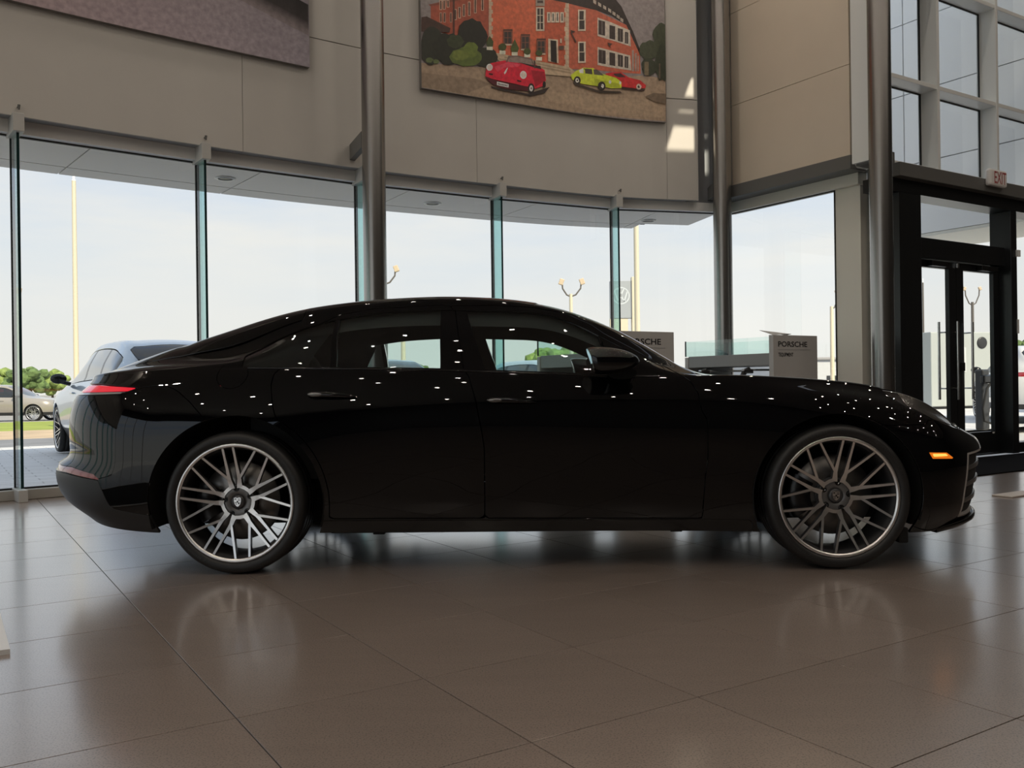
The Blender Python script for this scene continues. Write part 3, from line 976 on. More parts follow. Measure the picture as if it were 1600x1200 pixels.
POSTER_SHAPES = [
    ((104, 98, 98), [(2.398,4.127),(4.392,4.127),(4.392,6.4),(2.398,6.4)]),
    ((122, 106, 90), [(2.398,4.398),(2.872,4.476),(3.339,4.516),(3.626,4.556),(4.219,4.684),(4.392,4.664),(4.39,4.14),(3.919,4.144),(3.477,4.131),(2.805,4.13),(2.398,4.134)]),
    ((108, 94, 80), [(2.398,4.293),(2.807,4.331),(2.91,4.3),(2.717,4.14),(2.398,4.138)]),
    ((128, 112, 95), [(3.337,4.329),(4.217,4.395),(4.372,4.308),(4.37,4.184),(3.919,4.169),(3.364,4.218)]),
    ((122, 60, 44), [(2.471,5.046),(2.638,5.157),(2.644,5.455),(2.908,5.548),(2.898,4.77),(2.634,4.73),(2.469,4.808)]),
    ((96, 52, 40), [(2.455,5.044),(2.638,5.166),(2.906,5.358),(2.906,5.321),(2.641,5.139),(2.471,5.031)]),
    ((150, 125, 108), [(2.535,5.122),(2.555,5.129),(2.554,5.018),(2.534,5.012)]),
    ((60, 40, 34), [(2.54,5.117),(2.55,5.12),(2.549,5.024),(2.539,5.021)]),
    ((150, 125, 108), [(2.56,5.131),(2.58,5.137),(2.579,5.03),(2.559,5.024)]),
    ((60, 40, 34), [(2.565,5.125),(2.575,5.128),(2.574,5.036),(2.564,5.033)]),
    ((150, 125, 108), [(2.589,5.14),(2.608,5.147),(2.608,5.064),(2.588,5.057)]),
    ((60, 40, 34), [(2.593,5.134),(2.603,5.138),(2.603,5.069),(2.593,5.066)]),
    ((150, 125, 108), [(2.642,5.056),(2.662,5.063),(2.661,4.942),(2.641,4.936)]),
    ((60, 40, 34), [(2.647,5.051),(2.657,5.054),(2.656,4.948),(2.646,4.945)]),
    ((150, 125, 108), [(2.673,5.09),(2.693,5.097),(2.692,4.97),(2.671,4.964)]),
    ((60, 40, 34), [(2.678,5.085),(2.688,5.088),(2.687,4.976),(2.677,4.973)]),
    ((150, 125, 108), [(2.706,5.133),(2.726,5.139),(2.725,4.999),(2.704,4.993)]),
    ((60, 40, 34), [(2.711,5.127),(2.721,5.13),(2.72,5.005),(2.709,5.002)]),
    ((150, 125, 108), [(2.746,5.174),(2.767,5.181),(2.765,5.021),(2.745,5.015)]),
    ((60, 40, 34), [(2.751,5.168),(2.761,5.171),(2.76,5.027),(2.75,5.024)]),
    ((150, 125, 108), [(2.792,5.227),(2.813,5.233),(2.811,5.064),(2.791,5.057)]),
    ((60, 40, 34), [(2.797,5.221),(2.808,5.224),(2.806,5.07),(2.796,5.067)]),
    ((150, 125, 108), [(2.848,5.282),(2.868,5.289),(2.867,5.11),(2.846,5.103)]),
    ((60, 40, 34), [(2.853,5.277),(2.863,5.28),(2.862,5.115),(2.851,5.112)]),
    ((140, 110, 95), [(2.535,4.985),(2.553,4.99),(2.552,4.88),(2.534,4.874)]),
    ((62, 44, 38), [(2.539,4.979),(2.549,4.982),(2.548,4.886),(2.538,4.883)]),
    ((140, 110, 95), [(2.562,4.994),(2.58,4.999),(2.579,4.888),(2.561,4.883)]),
    ((62, 44, 38), [(2.566,4.987),(2.576,4.991),(2.575,4.895),(2.565,4.891)]),
    ((140, 110, 95), [(2.61,5.009),(2.627,5.014),(2.626,4.903),(2.609,4.898)]),
    ((62, 44, 38), [(2.613,5.003),(2.623,5.006),(2.622,4.909),(2.612,4.906)]),
    ((60, 35, 28), [(2.633,5.174),(2.648,5.179),(2.644,4.733),(2.629,4.729)]),
    ((154, 77, 53), [(2.906,5.547),(3.378,5.713),(3.557,5.693),(3.547,4.632),(3.34,4.639),(2.965,4.656),(2.9,4.676)]),
    ((140, 68, 48), [(3.349,5.585),(3.525,5.425),(3.518,4.639),(3.368,4.646),(3.343,4.996)]),
    ((142, 74, 56), [(3.557,5.653),(3.547,4.636),(3.797,4.677),(4.183,4.699),(4.176,5.007),(4.064,5.276),(3.797,5.396),(3.801,5.846)]),
    ((34, 27, 24), [(3.347,5.409),(3.449,5.737),(3.786,5.842),(4.022,5.493),(4.123,5.204),(4.182,4.988),(4.181,4.926),(4.064,5.276),(3.931,5.361),(3.797,5.396),(3.533,5.411)]),
    ((90, 60, 50), [(3.764,5.835),(3.761,5.472),(3.798,5.461),(3.801,5.846)]),
    ((130, 122, 112), [(3.77,5.523),(3.797,5.508),(3.796,5.467),(3.77,5.482)]),
    ((130, 122, 112), [(3.814,5.5),(3.841,5.485),(3.841,5.444),(3.814,5.459)]),
    ((130, 122, 112), [(3.859,5.476),(3.885,5.461),(3.885,5.42),(3.858,5.436)]),
    ((130, 122, 112), [(3.903,5.451),(3.93,5.435),(3.93,5.394),(3.903,5.41)]),
    ((130, 122, 112), [(3.94,5.422),(3.967,5.406),(3.967,5.365),(3.94,5.382)]),
    ((130, 122, 112), [(3.977,5.392),(4.004,5.375),(4.004,5.334),(3.977,5.351)]),
    ((130, 122, 112), [(4.01,5.358),(4.037,5.341),(4.036,5.3),(4.01,5.317)]),
    ((150, 134, 116), [(3.527,5.405),(3.557,5.414),(3.557,5.361),(3.526,5.352)]),
    ((150, 134, 116), [(3.517,5.347),(3.557,5.359),(3.556,5.305),(3.517,5.293)]),
    ((150, 134, 116), [(3.526,5.294),(3.556,5.303),(3.556,5.249),(3.525,5.24)]),
    ((150, 134, 116), [(3.516,5.236),(3.556,5.247),(3.555,5.193),(3.516,5.182)]),
    ((150, 134, 116), [(3.524,5.183),(3.555,5.191),(3.554,5.137),(3.524,5.129)]),
    ((150, 134, 116), [(3.515,5.124),(3.554,5.135),(3.554,5.082),(3.515,5.071)]),
    ((150, 134, 116), [(3.523,5.071),(3.554,5.08),(3.553,5.026),(3.523,5.017)]),
    ((150, 134, 116), [(3.514,5.013),(3.553,5.024),(3.553,4.97),(3.514,4.959)]),
    ((150, 134, 116), [(3.522,4.96),(3.553,4.968),(3.552,4.914),(3.522,4.906)]),
    ((150, 134, 116), [(3.513,4.902),(3.552,4.912),(3.552,4.858),(3.513,4.848)]),
    ((150, 134, 116), [(3.521,4.848),(3.552,4.856),(3.551,4.803),(3.521,4.795)]),
    ((150, 134, 116), [(3.512,4.791),(3.551,4.801),(3.551,4.747),(3.511,4.737)]),
    ((150, 134, 116), [(3.52,4.737),(3.551,4.745),(3.55,4.691),(3.52,4.683)]),
    ((150, 134, 116), [(3.511,4.679),(3.55,4.689),(3.55,4.635),(3.51,4.626)]),
    ((150, 130, 112), [(2.906,5.358),(2.927,5.365),(2.927,5.322),(2.906,5.315)]),
    ((150, 130, 112), [(2.906,5.313),(2.937,5.323),(2.937,5.279),(2.906,5.269)]),
    ((150, 130, 112), [(2.906,5.267),(2.926,5.274),(2.926,5.23),(2.905,5.224)]),
    ((150, 130, 112), [(2.905,5.222),(2.936,5.232),(2.936,5.188),(2.905,5.178)]),
    ((150, 130, 112), [(2.905,5.176),(2.925,5.183),(2.925,5.139),(2.904,5.133)]),
    ((150, 130, 112), [(2.904,5.131),(2.935,5.141),(2.935,5.097),(2.904,5.087)]),
    ((150, 130, 112), [(2.904,5.085),(2.925,5.092),(2.924,5.048),(2.903,5.042)]),
    ((150, 130, 112), [(2.903,5.04),(2.935,5.049),(2.934,5.006),(2.903,4.996)]),
    ((150, 130, 112), [(2.903,4.994),(2.924,5.001),(2.923,4.957),(2.903,4.951)]),
    ((150, 130, 112), [(2.903,4.949),(2.934,4.958),(2.933,4.914),(2.902,4.905)]),
    ((150, 130, 112), [(2.902,4.903),(2.923,4.909),(2.923,4.866),(2.902,4.86)]),
    ((150, 130, 112), [(2.902,4.858),(2.933,4.867),(2.932,4.823),(2.901,4.814)]),
    ((150, 142, 132), [(3.806,5.312),(3.93,5.28),(4.093,5.216),(4.1,5.02),(3.972,5.054),(3.804,5.089)]),
    ((150, 142, 132), [(3.803,4.957),(3.941,4.936),(4.093,4.908),(4.101,4.728),(3.969,4.731),(3.801,4.739)]),
    ((46, 38, 36), [(3.815,5.284),(3.878,5.277),(3.876,5.104),(3.813,5.111)]),
    ((95, 88, 84), [(3.843,5.274),(3.849,5.276),(3.848,5.119),(3.842,5.118)]),
    ((46, 38, 36), [(3.912,5.245),(3.962,5.239),(3.961,5.075),(3.91,5.082)]),
    ((95, 88, 84), [(3.934,5.234),(3.94,5.235),(3.938,5.088),(3.932,5.087)]),
    ((46, 38, 36), [(3.986,5.224),(4.031,5.218),(4.029,5.06),(3.985,5.067)]),
    ((95, 88, 84), [(4.005,5.212),(4.011,5.213),(4.01,5.072),(4.004,5.07)]),
    ((46, 38, 36), [(4.049,5.191),(4.078,5.186),(4.077,5.047),(4.047,5.052)]),
    ((95, 88, 84), [(4.061,5.177),(4.066,5.178),(4.065,5.055),(4.059,5.054)]),
    ((46, 38, 36), [(3.812,4.929),(3.874,4.926),(3.873,4.763),(3.81,4.767)]),
    ((95, 88, 84), [(3.84,4.919),(3.846,4.92),(3.844,4.774),(3.838,4.773)]),
    ((46, 38, 36), [(3.908,4.915),(3.959,4.911),(3.958,4.756),(3.907,4.76)]),
    ((95, 88, 84), [(3.931,4.903),(3.937,4.904),(3.935,4.766),(3.929,4.765)]),
    ((46, 38, 36), [(3.983,4.903),(4.028,4.899),(4.026,4.756),(3.982,4.76)]),
    ((95, 88, 84), [(4.002,4.89),(4.008,4.891),(4.007,4.764),(4.001,4.763)]),
    ((46, 38, 36), [(4.043,4.893),(4.076,4.89),(4.074,4.75),(4.041,4.754)]),
    ((95, 88, 84), [(4.056,4.879),(4.062,4.88),(4.061,4.757),(4.055,4.756)]),
    ((120, 108, 100), [(4.109,4.976),(4.126,4.979),(4.124,4.722),(4.106,4.719)]),
    ((120, 108, 100), [(4.135,4.943),(4.15,4.946),(4.147,4.725),(4.133,4.723)]),
    ((120, 108, 100), [(4.157,4.916),(4.167,4.917),(4.165,4.728),(4.155,4.726)]),
    ((158, 148, 134), [(3.279,5.554),(3.349,5.578),(3.347,5.383),(3.277,5.361)]),
    ((44, 38, 36), [(3.29,5.542),(3.311,5.549),(3.31,5.474),(3.289,5.467)]),
    ((44, 38, 36), [(3.289,5.459),(3.31,5.466),(3.31,5.39),(3.289,5.384)]),
    ((44, 38, 36), [(3.317,5.551),(3.338,5.558),(3.337,5.482),(3.316,5.476)]),
    ((44, 38, 36), [(3.316,5.468),(3.337,5.475),(3.336,5.399),(3.315,5.392)]),
    ((158, 148, 134), [(3.277,5.28),(3.346,5.303),(3.344,5.024),(3.274,5.003)]),
    ((44, 38, 36), [(3.288,5.268),(3.308,5.275),(3.308,5.199),(3.287,5.193)]),
    ((44, 38, 36), [(3.287,5.185),(3.308,5.191),(3.307,5.116),(3.286,5.109)]),
    ((44, 38, 36), [(3.286,5.102),(3.307,5.108),(3.306,5.032),(3.285,5.026)]),
    ((44, 38, 36), [(3.314,5.277),(3.335,5.283),(3.334,5.207),(3.313,5.201)]),
    ((44, 38, 36), [(3.313,5.193),(3.334,5.2),(3.333,5.124),(3.312,5.117)]),
    ((44, 38, 36), [(3.312,5.11),(3.333,5.116),(3.333,5.04),(3.312,5.034)]),
    ((120, 110, 100), [(3.275,5.366),(3.35,5.39),(3.349,5.315),(3.274,5.291)]),
    ((50, 40, 36), [(3.288,5.362),(3.336,5.377),(3.336,5.346),(3.288,5.331)]),
    ((158, 148, 134), [(3.368,5.251),(3.399,5.26),(3.398,5.138),(3.367,5.129)]),
    ((44, 38, 36), [(3.379,5.238),(3.388,5.241),(3.387,5.154),(3.379,5.152)]),
    ((158, 148, 134), [(3.404,5.261),(3.435,5.271),(3.434,5.148),(3.402,5.139)]),
    ((44, 38, 36), [(3.415,5.249),(3.423,5.252),(3.423,5.165),(3.414,5.162)]),
    ((158, 148, 134), [(3.439,5.272),(3.471,5.282),(3.47,5.159),(3.438,5.15)]),
    ((44, 38, 36), [(3.451,5.26),(3.459,5.262),(3.458,5.175),(3.45,5.173)]),
    ((158, 148, 134), [(3.479,5.284),(3.511,5.294),(3.51,5.17),(3.478,5.161)]),
    ((44, 38, 36), [(3.491,5.272),(3.499,5.274),(3.499,5.187),(3.49,5.185)]),
    ((158, 148, 134), [(3.634,5.359),(3.702,5.378),(3.699,5.122),(3.631,5.104)]),
    ((44, 38, 36), [(3.646,5.346),(3.69,5.358),(3.689,5.253),(3.645,5.241)]),
    ((44, 38, 36), [(3.644,5.233),(3.689,5.245),(3.688,5.139),(3.643,5.128)]),
    ((158, 148, 134), [(3.63,4.978),(3.698,4.995),(3.696,4.74),(3.628,4.724)]),
    ((44, 38, 36), [(3.642,4.965),(3.686,4.976),(3.685,4.871),(3.641,4.86)]),
    ((44, 38, 36), [(3.641,4.852),(3.685,4.863),(3.684,4.757),(3.64,4.747)]),
    ((56, 34, 28), [(3.014,4.944),(3.085,4.966),(3.085,4.943),(3.014,4.921)]),
    ((96, 60, 48), [(3.012,4.928),(3.085,4.95),(3.083,4.785),(3.01,4.764)]),
    ((44, 38, 36), [(3.022,4.916),(3.045,4.923),(3.045,4.862),(3.021,4.855)]),
    ((44, 38, 36), [(3.021,4.847),(3.045,4.854),(3.044,4.793),(3.021,4.786)]),
    ((44, 38, 36), [(3.05,4.925),(3.074,4.932),(3.074,4.87),(3.05,4.863)]),
    ((44, 38, 36), [(3.05,4.856),(3.073,4.862),(3.073,4.801),(3.049,4.794)]),
    ((150, 138, 122), [(3.013,4.776),(3.081,4.796),(3.081,4.78),(3.013,4.761)]),
    ((56, 34, 28), [(3.151,4.929),(3.224,4.951),(3.224,4.928),(3.151,4.906)]),
    ((96, 60, 48), [(3.148,4.913),(3.224,4.936),(3.222,4.768),(3.147,4.747)]),
    ((44, 38, 36), [(3.159,4.901),(3.183,4.908),(3.182,4.846),(3.158,4.839)]),
    ((44, 38, 36), [(3.158,4.831),(3.182,4.838),(3.182,4.776),(3.157,4.769)]),
    ((44, 38, 36), [(3.188,4.91),(3.213,4.917),(3.212,4.855),(3.188,4.848)]),
    ((44, 38, 36), [(3.188,4.84),(3.212,4.847),(3.212,4.785),(3.187,4.778)]),
    ((150, 138, 122), [(3.149,4.759),(3.22,4.779),(3.22,4.764),(3.149,4.744)]),
    ((56, 34, 28), [(3.279,4.916),(3.354,4.938),(3.354,4.914),(3.278,4.893)]),
    ((96, 60, 48), [(3.276,4.9),(3.354,4.922),(3.352,4.753),(3.274,4.732)]),
    ((44, 38, 36), [(3.287,4.887),(3.312,4.894),(3.311,4.832),(3.286,4.825)]),
    ((44, 38, 36), [(3.286,4.817),(3.311,4.824),(3.31,4.761),(3.285,4.754)]),
    ((44, 38, 36), [(3.317,4.896),(3.342,4.903),(3.342,4.84),(3.317,4.833)]),
    ((44, 38, 36), [(3.317,4.825),(3.342,4.832),(3.341,4.77),(3.316,4.763)]),
    ((150, 138, 122), [(3.277,4.744),(3.35,4.764),(3.349,4.748),(3.277,4.729)]),
    ((156, 144, 128), [(3.374,4.942),(3.456,4.954),(3.459,4.678),(3.371,4.679)]),
    ((26, 20, 18), [(3.393,4.928),(3.442,4.936),(3.445,4.678),(3.394,4.681)]),
    ((70, 58, 50), [(3.464,4.883),(3.506,4.894),(3.505,4.848),(3.464,4.837)]),
    ((150, 140, 125), [(3.475,4.971),(3.489,4.975),(3.489,4.923),(3.474,4.919)]),
    ((60, 42, 36), [(3.566,5.099),(3.609,5.091),(3.58,5.063),(3.616,4.972),(3.607,4.958),(3.57,5.05)]),
    ((60, 42, 36), [(3.89,5.027),(3.935,5.022),(3.912,4.991),(3.924,4.963),(3.897,4.998)]),
    ((140, 124, 104), [(2.932,4.656),(2.965,4.66),(3.547,4.656),(3.605,4.611),(3.568,4.546),(3.339,4.516),(2.977,4.574)]),
    ((120, 104, 86), [(2.977,4.606),(3.568,4.598),(3.568,4.578),(2.98,4.588)]),
    ((120, 104, 86), [(3.017,4.636),(3.561,4.628),(3.561,4.612),(3.019,4.621)]),
    ((50, 34, 28), [(2.4,4.886),(2.439,4.908),(2.611,4.834),(2.604,4.786),(2.399,4.731)]),
    ((30, 32, 24), [(2.559,4.616),(2.557,4.551),(2.549,4.506),(2.519,4.428),(2.498,4.419),(2.471,4.39),(2.441,4.391),(2.416,4.425),(2.398,4.44),(2.398,4.499),(2.398,4.562),(2.398,4.626),(2.404,4.674),(2.416,4.734),(2.445,4.79),(2.475,4.812),(2.503,4.804),(2.528,4.787),(2.555,4.722),(2.554,4.672)]),
    ((26, 28, 20), [(2.721,4.644),(2.706,4.59),(2.686,4.538),(2.658,4.488),(2.63,4.444),(2.594,4.425),(2.557,4.421),(2.527,4.465),(2.497,4.472),(2.48,4.522),(2.479,4.574),(2.483,4.627),(2.512,4.67),(2.526,4.737),(2.567,4.768),(2.597,4.76),(2.631,4.786),(2.669,4.749),(2.69,4.723),(2.709,4.69)]),
    ((24, 24, 18), [(2.892,4.825),(2.876,4.748),(2.856,4.705),(2.837,4.66),(2.802,4.607),(2.771,4.601),(2.742,4.568),(2.711,4.588),(2.677,4.645),(2.671,4.696),(2.662,4.757),(2.67,4.824),(2.678,4.882),(2.713,4.946),(2.744,4.967),(2.775,4.997),(2.809,4.974),(2.837,4.979),(2.852,4.938),(2.881,4.879)]),
    ((28, 30, 20), [(2.968,4.619),(2.963,4.584),(2.948,4.543),(2.914,4.522),(2.893,4.478),(2.86,4.477),(2.827,4.478),(2.802,4.486),(2.78,4.5),(2.768,4.53),(2.752,4.559),(2.762,4.599),(2.782,4.629),(2.797,4.657),(2.832,4.687),(2.862,4.692),(2.892,4.702),(2.927,4.698),(2.952,4.676),(2.956,4.652)]),
    ((40, 46, 28), [(2.715,4.717),(2.702,4.692),(2.697,4.671),(2.686,4.643),(2.664,4.635),(2.646,4.62),(2.625,4.623),(2.613,4.63),(2.592,4.64),(2.589,4.657),(2.586,4.679),(2.582,4.698),(2.603,4.732),(2.607,4.752),(2.628,4.769),(2.647,4.766),(2.668,4.779),(2.685,4.768),(2.695,4.753),(2.703,4.734)]),
    ((66, 78, 34), [(2.844,4.585),(2.842,4.553),(2.821,4.509),(2.786,4.471),(2.742,4.454),(2.701,4.439),(2.665,4.451),(2.625,4.458),(2.611,4.482),(2.598,4.516),(2.616,4.559),(2.63,4.595),(2.664,4.617),(2.7,4.654),(2.741,4.664),(2.788,4.665),(2.821,4.637),(2.838,4.622)]),
    ((76, 88, 36), [(2.81,4.651),(2.81,4.618),(2.802,4.588),(2.789,4.573),(2.767,4.555),(2.749,4.551),(2.727,4.539),(2.719,4.565),(2.708,4.591),(2.704,4.621),(2.705,4.652),(2.719,4.682),(2.734,4.711),(2.749,4.723),(2.769,4.724),(2.788,4.727),(2.806,4.708),(2.817,4.686)]),
    ((82, 92, 40), [(2.745,4.576),(2.742,4.555),(2.73,4.534),(2.714,4.522),(2.693,4.504),(2.673,4.502),(2.652,4.497),(2.63,4.509),(2.618,4.52),(2.624,4.542),(2.63,4.564),(2.633,4.584),(2.65,4.6),(2.672,4.611),(2.693,4.618),(2.711,4.611),(2.735,4.605),(2.736,4.591)]),
    ((70, 80, 48), [(2.483,4.447),(2.476,4.434),(2.472,4.424),(2.467,4.415),(2.458,4.411),(2.448,4.412),(2.439,4.409),(2.432,4.416),(2.427,4.42),(2.429,4.432),(2.428,4.442),(2.434,4.451),(2.441,4.461),(2.449,4.465),(2.458,4.468),(2.467,4.467),(2.472,4.463),(2.482,4.457)]),
    ((70, 80, 48), [(2.526,4.445),(2.524,4.435),(2.52,4.427),(2.513,4.42),(2.506,4.418),(2.499,4.412),(2.49,4.414),(2.485,4.417),(2.483,4.425),(2.482,4.432),(2.482,4.44),(2.485,4.45),(2.492,4.457),(2.499,4.462),(2.506,4.461),(2.513,4.459),(2.519,4.458),(2.521,4.451)]),
    ((176, 164, 150), [(2.882,4.714),(2.929,4.724),(2.929,4.682),(2.882,4.673)]),
    ((176, 164, 150), [(2.981,4.695),(3.028,4.704),(3.027,4.662),(2.98,4.653)]),
    ((176, 164, 150), [(3.075,4.706),(3.122,4.716),(3.122,4.673),(3.074,4.663)]),
    ((176, 164, 150), [(3.174,4.715),(3.223,4.725),(3.223,4.682),(3.174,4.672)]),
    ((176, 164, 150), [(3.27,4.702),(3.32,4.712),(3.319,4.669),(3.269,4.659)]),
    ((52, 60, 30), [(3.035,4.748),(3.03,4.724),(3.02,4.707),(3.004,4.696),(2.988,4.699),(2.977,4.71),(2.972,4.73),(2.977,4.753),(2.989,4.769),(3.005,4.782),(3.021,4.782),(3.033,4.767)]),
    ((52, 60, 30), [(3.228,4.753),(3.224,4.732),(3.215,4.714),(3.199,4.704),(3.184,4.708),(3.172,4.719),(3.171,4.737),(3.174,4.756),(3.184,4.775),(3.199,4.782),(3.214,4.782),(3.224,4.771)]),
    ((52, 60, 30), [(3.325,4.76),(3.319,4.742),(3.308,4.724),(3.295,4.715),(3.28,4.719),(3.269,4.728),(3.266,4.744),(3.272,4.764),(3.281,4.78),(3.295,4.789),(3.31,4.787),(3.319,4.775)]),
    ((50, 58, 30), [(2.907,4.838),(2.935,4.78),(2.929,4.722),(2.885,4.709),(2.88,4.765)]),
    ((58, 66, 32), [(3.1,4.857),(3.133,4.761),(3.122,4.715),(3.075,4.702),(3.067,4.742)]),
    ((44, 48, 34), [(4.392,5.144),(4.392,5.075),(4.392,5.033),(4.392,4.96),(4.372,4.902),(4.359,4.941),(4.339,4.937),(4.324,4.908),(4.307,4.954),(4.294,5.007),(4.294,5.071),(4.298,5.128),(4.285,5.192),(4.294,5.245),(4.315,5.295),(4.323,5.305),(4.344,5.34),(4.363,5.351),(4.377,5.34),(4.392,5.331),(4.392,5.281),(4.392,5.202)]),
    ((36, 40, 28), [(4.392,4.852),(4.392,4.784),(4.392,4.742),(4.392,4.663),(4.386,4.623),(4.369,4.65),(4.353,4.645),(4.337,4.631),(4.328,4.686),(4.309,4.738),(4.302,4.766),(4.297,4.838),(4.308,4.906),(4.314,4.985),(4.325,5.002),(4.338,5.05),(4.356,5.09),(4.371,5.096),(4.389,5.057),(4.392,5.022),(4.392,4.977),(4.392,4.917)]),
    ((48, 52, 38), [(4.326,5.008),(4.32,4.966),(4.318,4.949),(4.301,4.907),(4.275,4.894),(4.259,4.895),(4.239,4.854),(4.222,4.866),(4.2,4.909),(4.182,4.918),(4.171,4.948),(4.173,4.986),(4.175,5.027),(4.183,5.053),(4.2,5.083),(4.226,5.088),(4.243,5.106),(4.261,5.122),(4.284,5.117),(4.297,5.103),(4.307,5.072),(4.326,5.042)]),
    ((38, 42, 30), [(4.306,4.798),(4.315,4.766),(4.3,4.73),(4.292,4.712),(4.27,4.693),(4.258,4.685),(4.239,4.68),(4.224,4.688),(4.207,4.703),(4.203,4.727),(4.194,4.749),(4.195,4.783),(4.188,4.816),(4.191,4.839),(4.209,4.875),(4.228,4.919),(4.242,4.895),(4.259,4.9),(4.278,4.901),(4.286,4.874),(4.308,4.86),(4.317,4.834)]),
    ((70, 60, 50), [(4.337,4.844),(4.348,4.845),(4.347,4.658),(4.335,4.657)]),
    ((90, 80, 62), [(4.214,4.848),(4.25,4.853),(4.248,4.687),(4.212,4.683)]),
    ((86, 74, 62), [(4.217,4.425),(4.289,4.475),(4.392,4.477),(4.391,4.348),(4.288,4.372)]),
    ((40, 26, 24), [(4.004,4.509),(4.218,4.508),(4.203,4.486),(4.012,4.485)]),
    ((150, 34, 36), [(3.864,4.646),(3.924,4.674),(4.006,4.689),(4.073,4.638),(4.175,4.616),(4.225,4.561),(4.218,4.523),(4.131,4.511),(4.015,4.514),(3.923,4.556)]),
    ((50, 30, 32), [(3.931,4.659),(4.002,4.676),(4.051,4.635),(3.968,4.621)]),
    ((150, 140, 130), [(4.187,4.539),(4.183,4.52),(4.175,4.505),(4.163,4.5),(4.151,4.502),(4.143,4.515),(4.14,4.533),(4.143,4.551),(4.152,4.567),(4.163,4.573),(4.175,4.57),(4.184,4.558)]),
    ((40, 34, 32), [(4.175,4.538),(4.172,4.526),(4.167,4.519),(4.159,4.518),(4.154,4.524),(4.151,4.534),(4.154,4.545),(4.16,4.553),(4.167,4.554),(4.173,4.548)]),
    ((44, 36, 30), [(3.574,4.484),(3.802,4.432),(3.996,4.456),(4.014,4.437),(3.817,4.402),(3.603,4.451)]),
    ((150, 160, 44), [(3.56,4.56),(3.605,4.62),(3.671,4.676),(3.76,4.69),(3.834,4.64),(3.961,4.614),(4.01,4.571),(4.009,4.499),(3.922,4.478),(3.862,4.484),(3.766,4.481),(3.655,4.482),(3.574,4.514)]),
    ((52, 46, 40), [(3.674,4.667),(3.748,4.675),(3.752,4.613),(3.678,4.611)]),
    ((170, 172, 168), [(3.634,4.637),(3.671,4.67),(3.674,4.61),(3.641,4.607)]),
    ((64, 60, 56), [(3.76,4.676),(3.793,4.68),(3.856,4.621),(3.767,4.615)]),
    ((128, 138, 34), [(3.766,4.566),(3.982,4.546),(4.006,4.499),(3.862,4.484),(3.77,4.486)]),
    ((34, 30, 28), [(3.648,4.521),(3.645,4.499),(3.636,4.481),(3.625,4.468),(3.611,4.466),(3.599,4.473),(3.591,4.487),(3.588,4.507),(3.591,4.528),(3.6,4.548),(3.612,4.56),(3.626,4.562),(3.638,4.556),(3.645,4.541)]),
    ((168, 164, 158), [(3.636,4.518),(3.633,4.5),(3.623,4.488),(3.613,4.485),(3.604,4.494),(3.601,4.51),(3.604,4.527),(3.613,4.541),(3.624,4.543),(3.633,4.534)]),
    ((50, 46, 42), [(3.625,4.515),(3.623,4.507),(3.618,4.502),(3.613,4.504),(3.611,4.512),(3.613,4.521),(3.618,4.526),(3.623,4.524)]),
    ((34, 30, 28), [(3.867,4.497),(3.864,4.472),(3.853,4.451),(3.84,4.439),(3.824,4.435),(3.811,4.444),(3.801,4.461),(3.798,4.484),(3.802,4.508),(3.812,4.529),(3.825,4.542),(3.841,4.545),(3.854,4.537),(3.864,4.52)]),
    ((168, 164, 158), [(3.853,4.494),(3.848,4.474),(3.839,4.46),(3.826,4.457),(3.816,4.468),(3.812,4.486),(3.816,4.507),(3.827,4.52),(3.839,4.523),(3.849,4.513)]),
    ((50, 46, 42), [(3.841,4.492),(3.838,4.482),(3.832,4.477),(3.827,4.48),(3.825,4.489),(3.827,4.499),(3.833,4.504),(3.838,4.501)]),
    ((190, 186, 176), [(3.92,4.555),(3.917,4.542),(3.911,4.532),(3.904,4.531),(3.898,4.538),(3.896,4.551),(3.898,4.565),(3.904,4.574),(3.912,4.575),(3.918,4.568)]),
    ((190, 186, 176), [(4.007,4.56),(4.005,4.548),(4.0,4.54),(3.995,4.539),(3.99,4.546),(3.989,4.557),(3.99,4.569),(3.995,4.578),(4.0,4.578),(4.005,4.572)]),
    ((34, 26, 24), [(2.909,4.272),(3.198,4.257),(3.38,4.379),(3.337,4.3),(3.219,4.233),(3.013,4.24),(2.916,4.254)]),
    ((162, 24, 44), [(2.879,4.481),(2.912,4.532),(3.016,4.59),(3.121,4.6),(3.263,4.613),(3.339,4.565),(3.349,4.45),(3.323,4.375),(3.261,4.33),(3.199,4.334),(3.119,4.343),(2.936,4.354),(2.868,4.369),(2.872,4.432)]),
    ((190, 52, 68), [(2.937,4.497),(3.042,4.578),(3.148,4.582),(3.121,4.546),(3.015,4.508),(2.963,4.446)]),
    ((124, 14, 30), [(3.228,4.536),(3.339,4.545),(3.346,4.449),(3.261,4.35),(3.248,4.424)]),
    ((60, 14, 20), [(2.868,4.375),(2.936,4.348),(3.119,4.337),(3.206,4.34),(3.199,4.286),(3.013,4.269),(2.922,4.294),(2.887,4.332)]),
    ((88, 74, 70), [(3.049,4.651),(3.122,4.675),(3.236,4.67),(3.259,4.573),(3.249,4.57),(3.229,4.652),(3.122,4.657),(3.058,4.634),(3.039,4.577),(3.029,4.574)]),
    ((110, 96, 90), [(3.058,4.634),(3.122,4.657),(3.227,4.652),(3.24,4.593),(3.148,4.595),(3.045,4.582)]),
    ((34, 22, 22), [(3.121,4.6),(3.243,4.598),(3.305,4.604),(3.311,4.567),(3.256,4.572)]),
    ((60, 40, 38), [(3.25,4.668),(3.264,4.642),(3.264,4.564),(3.253,4.562)]),
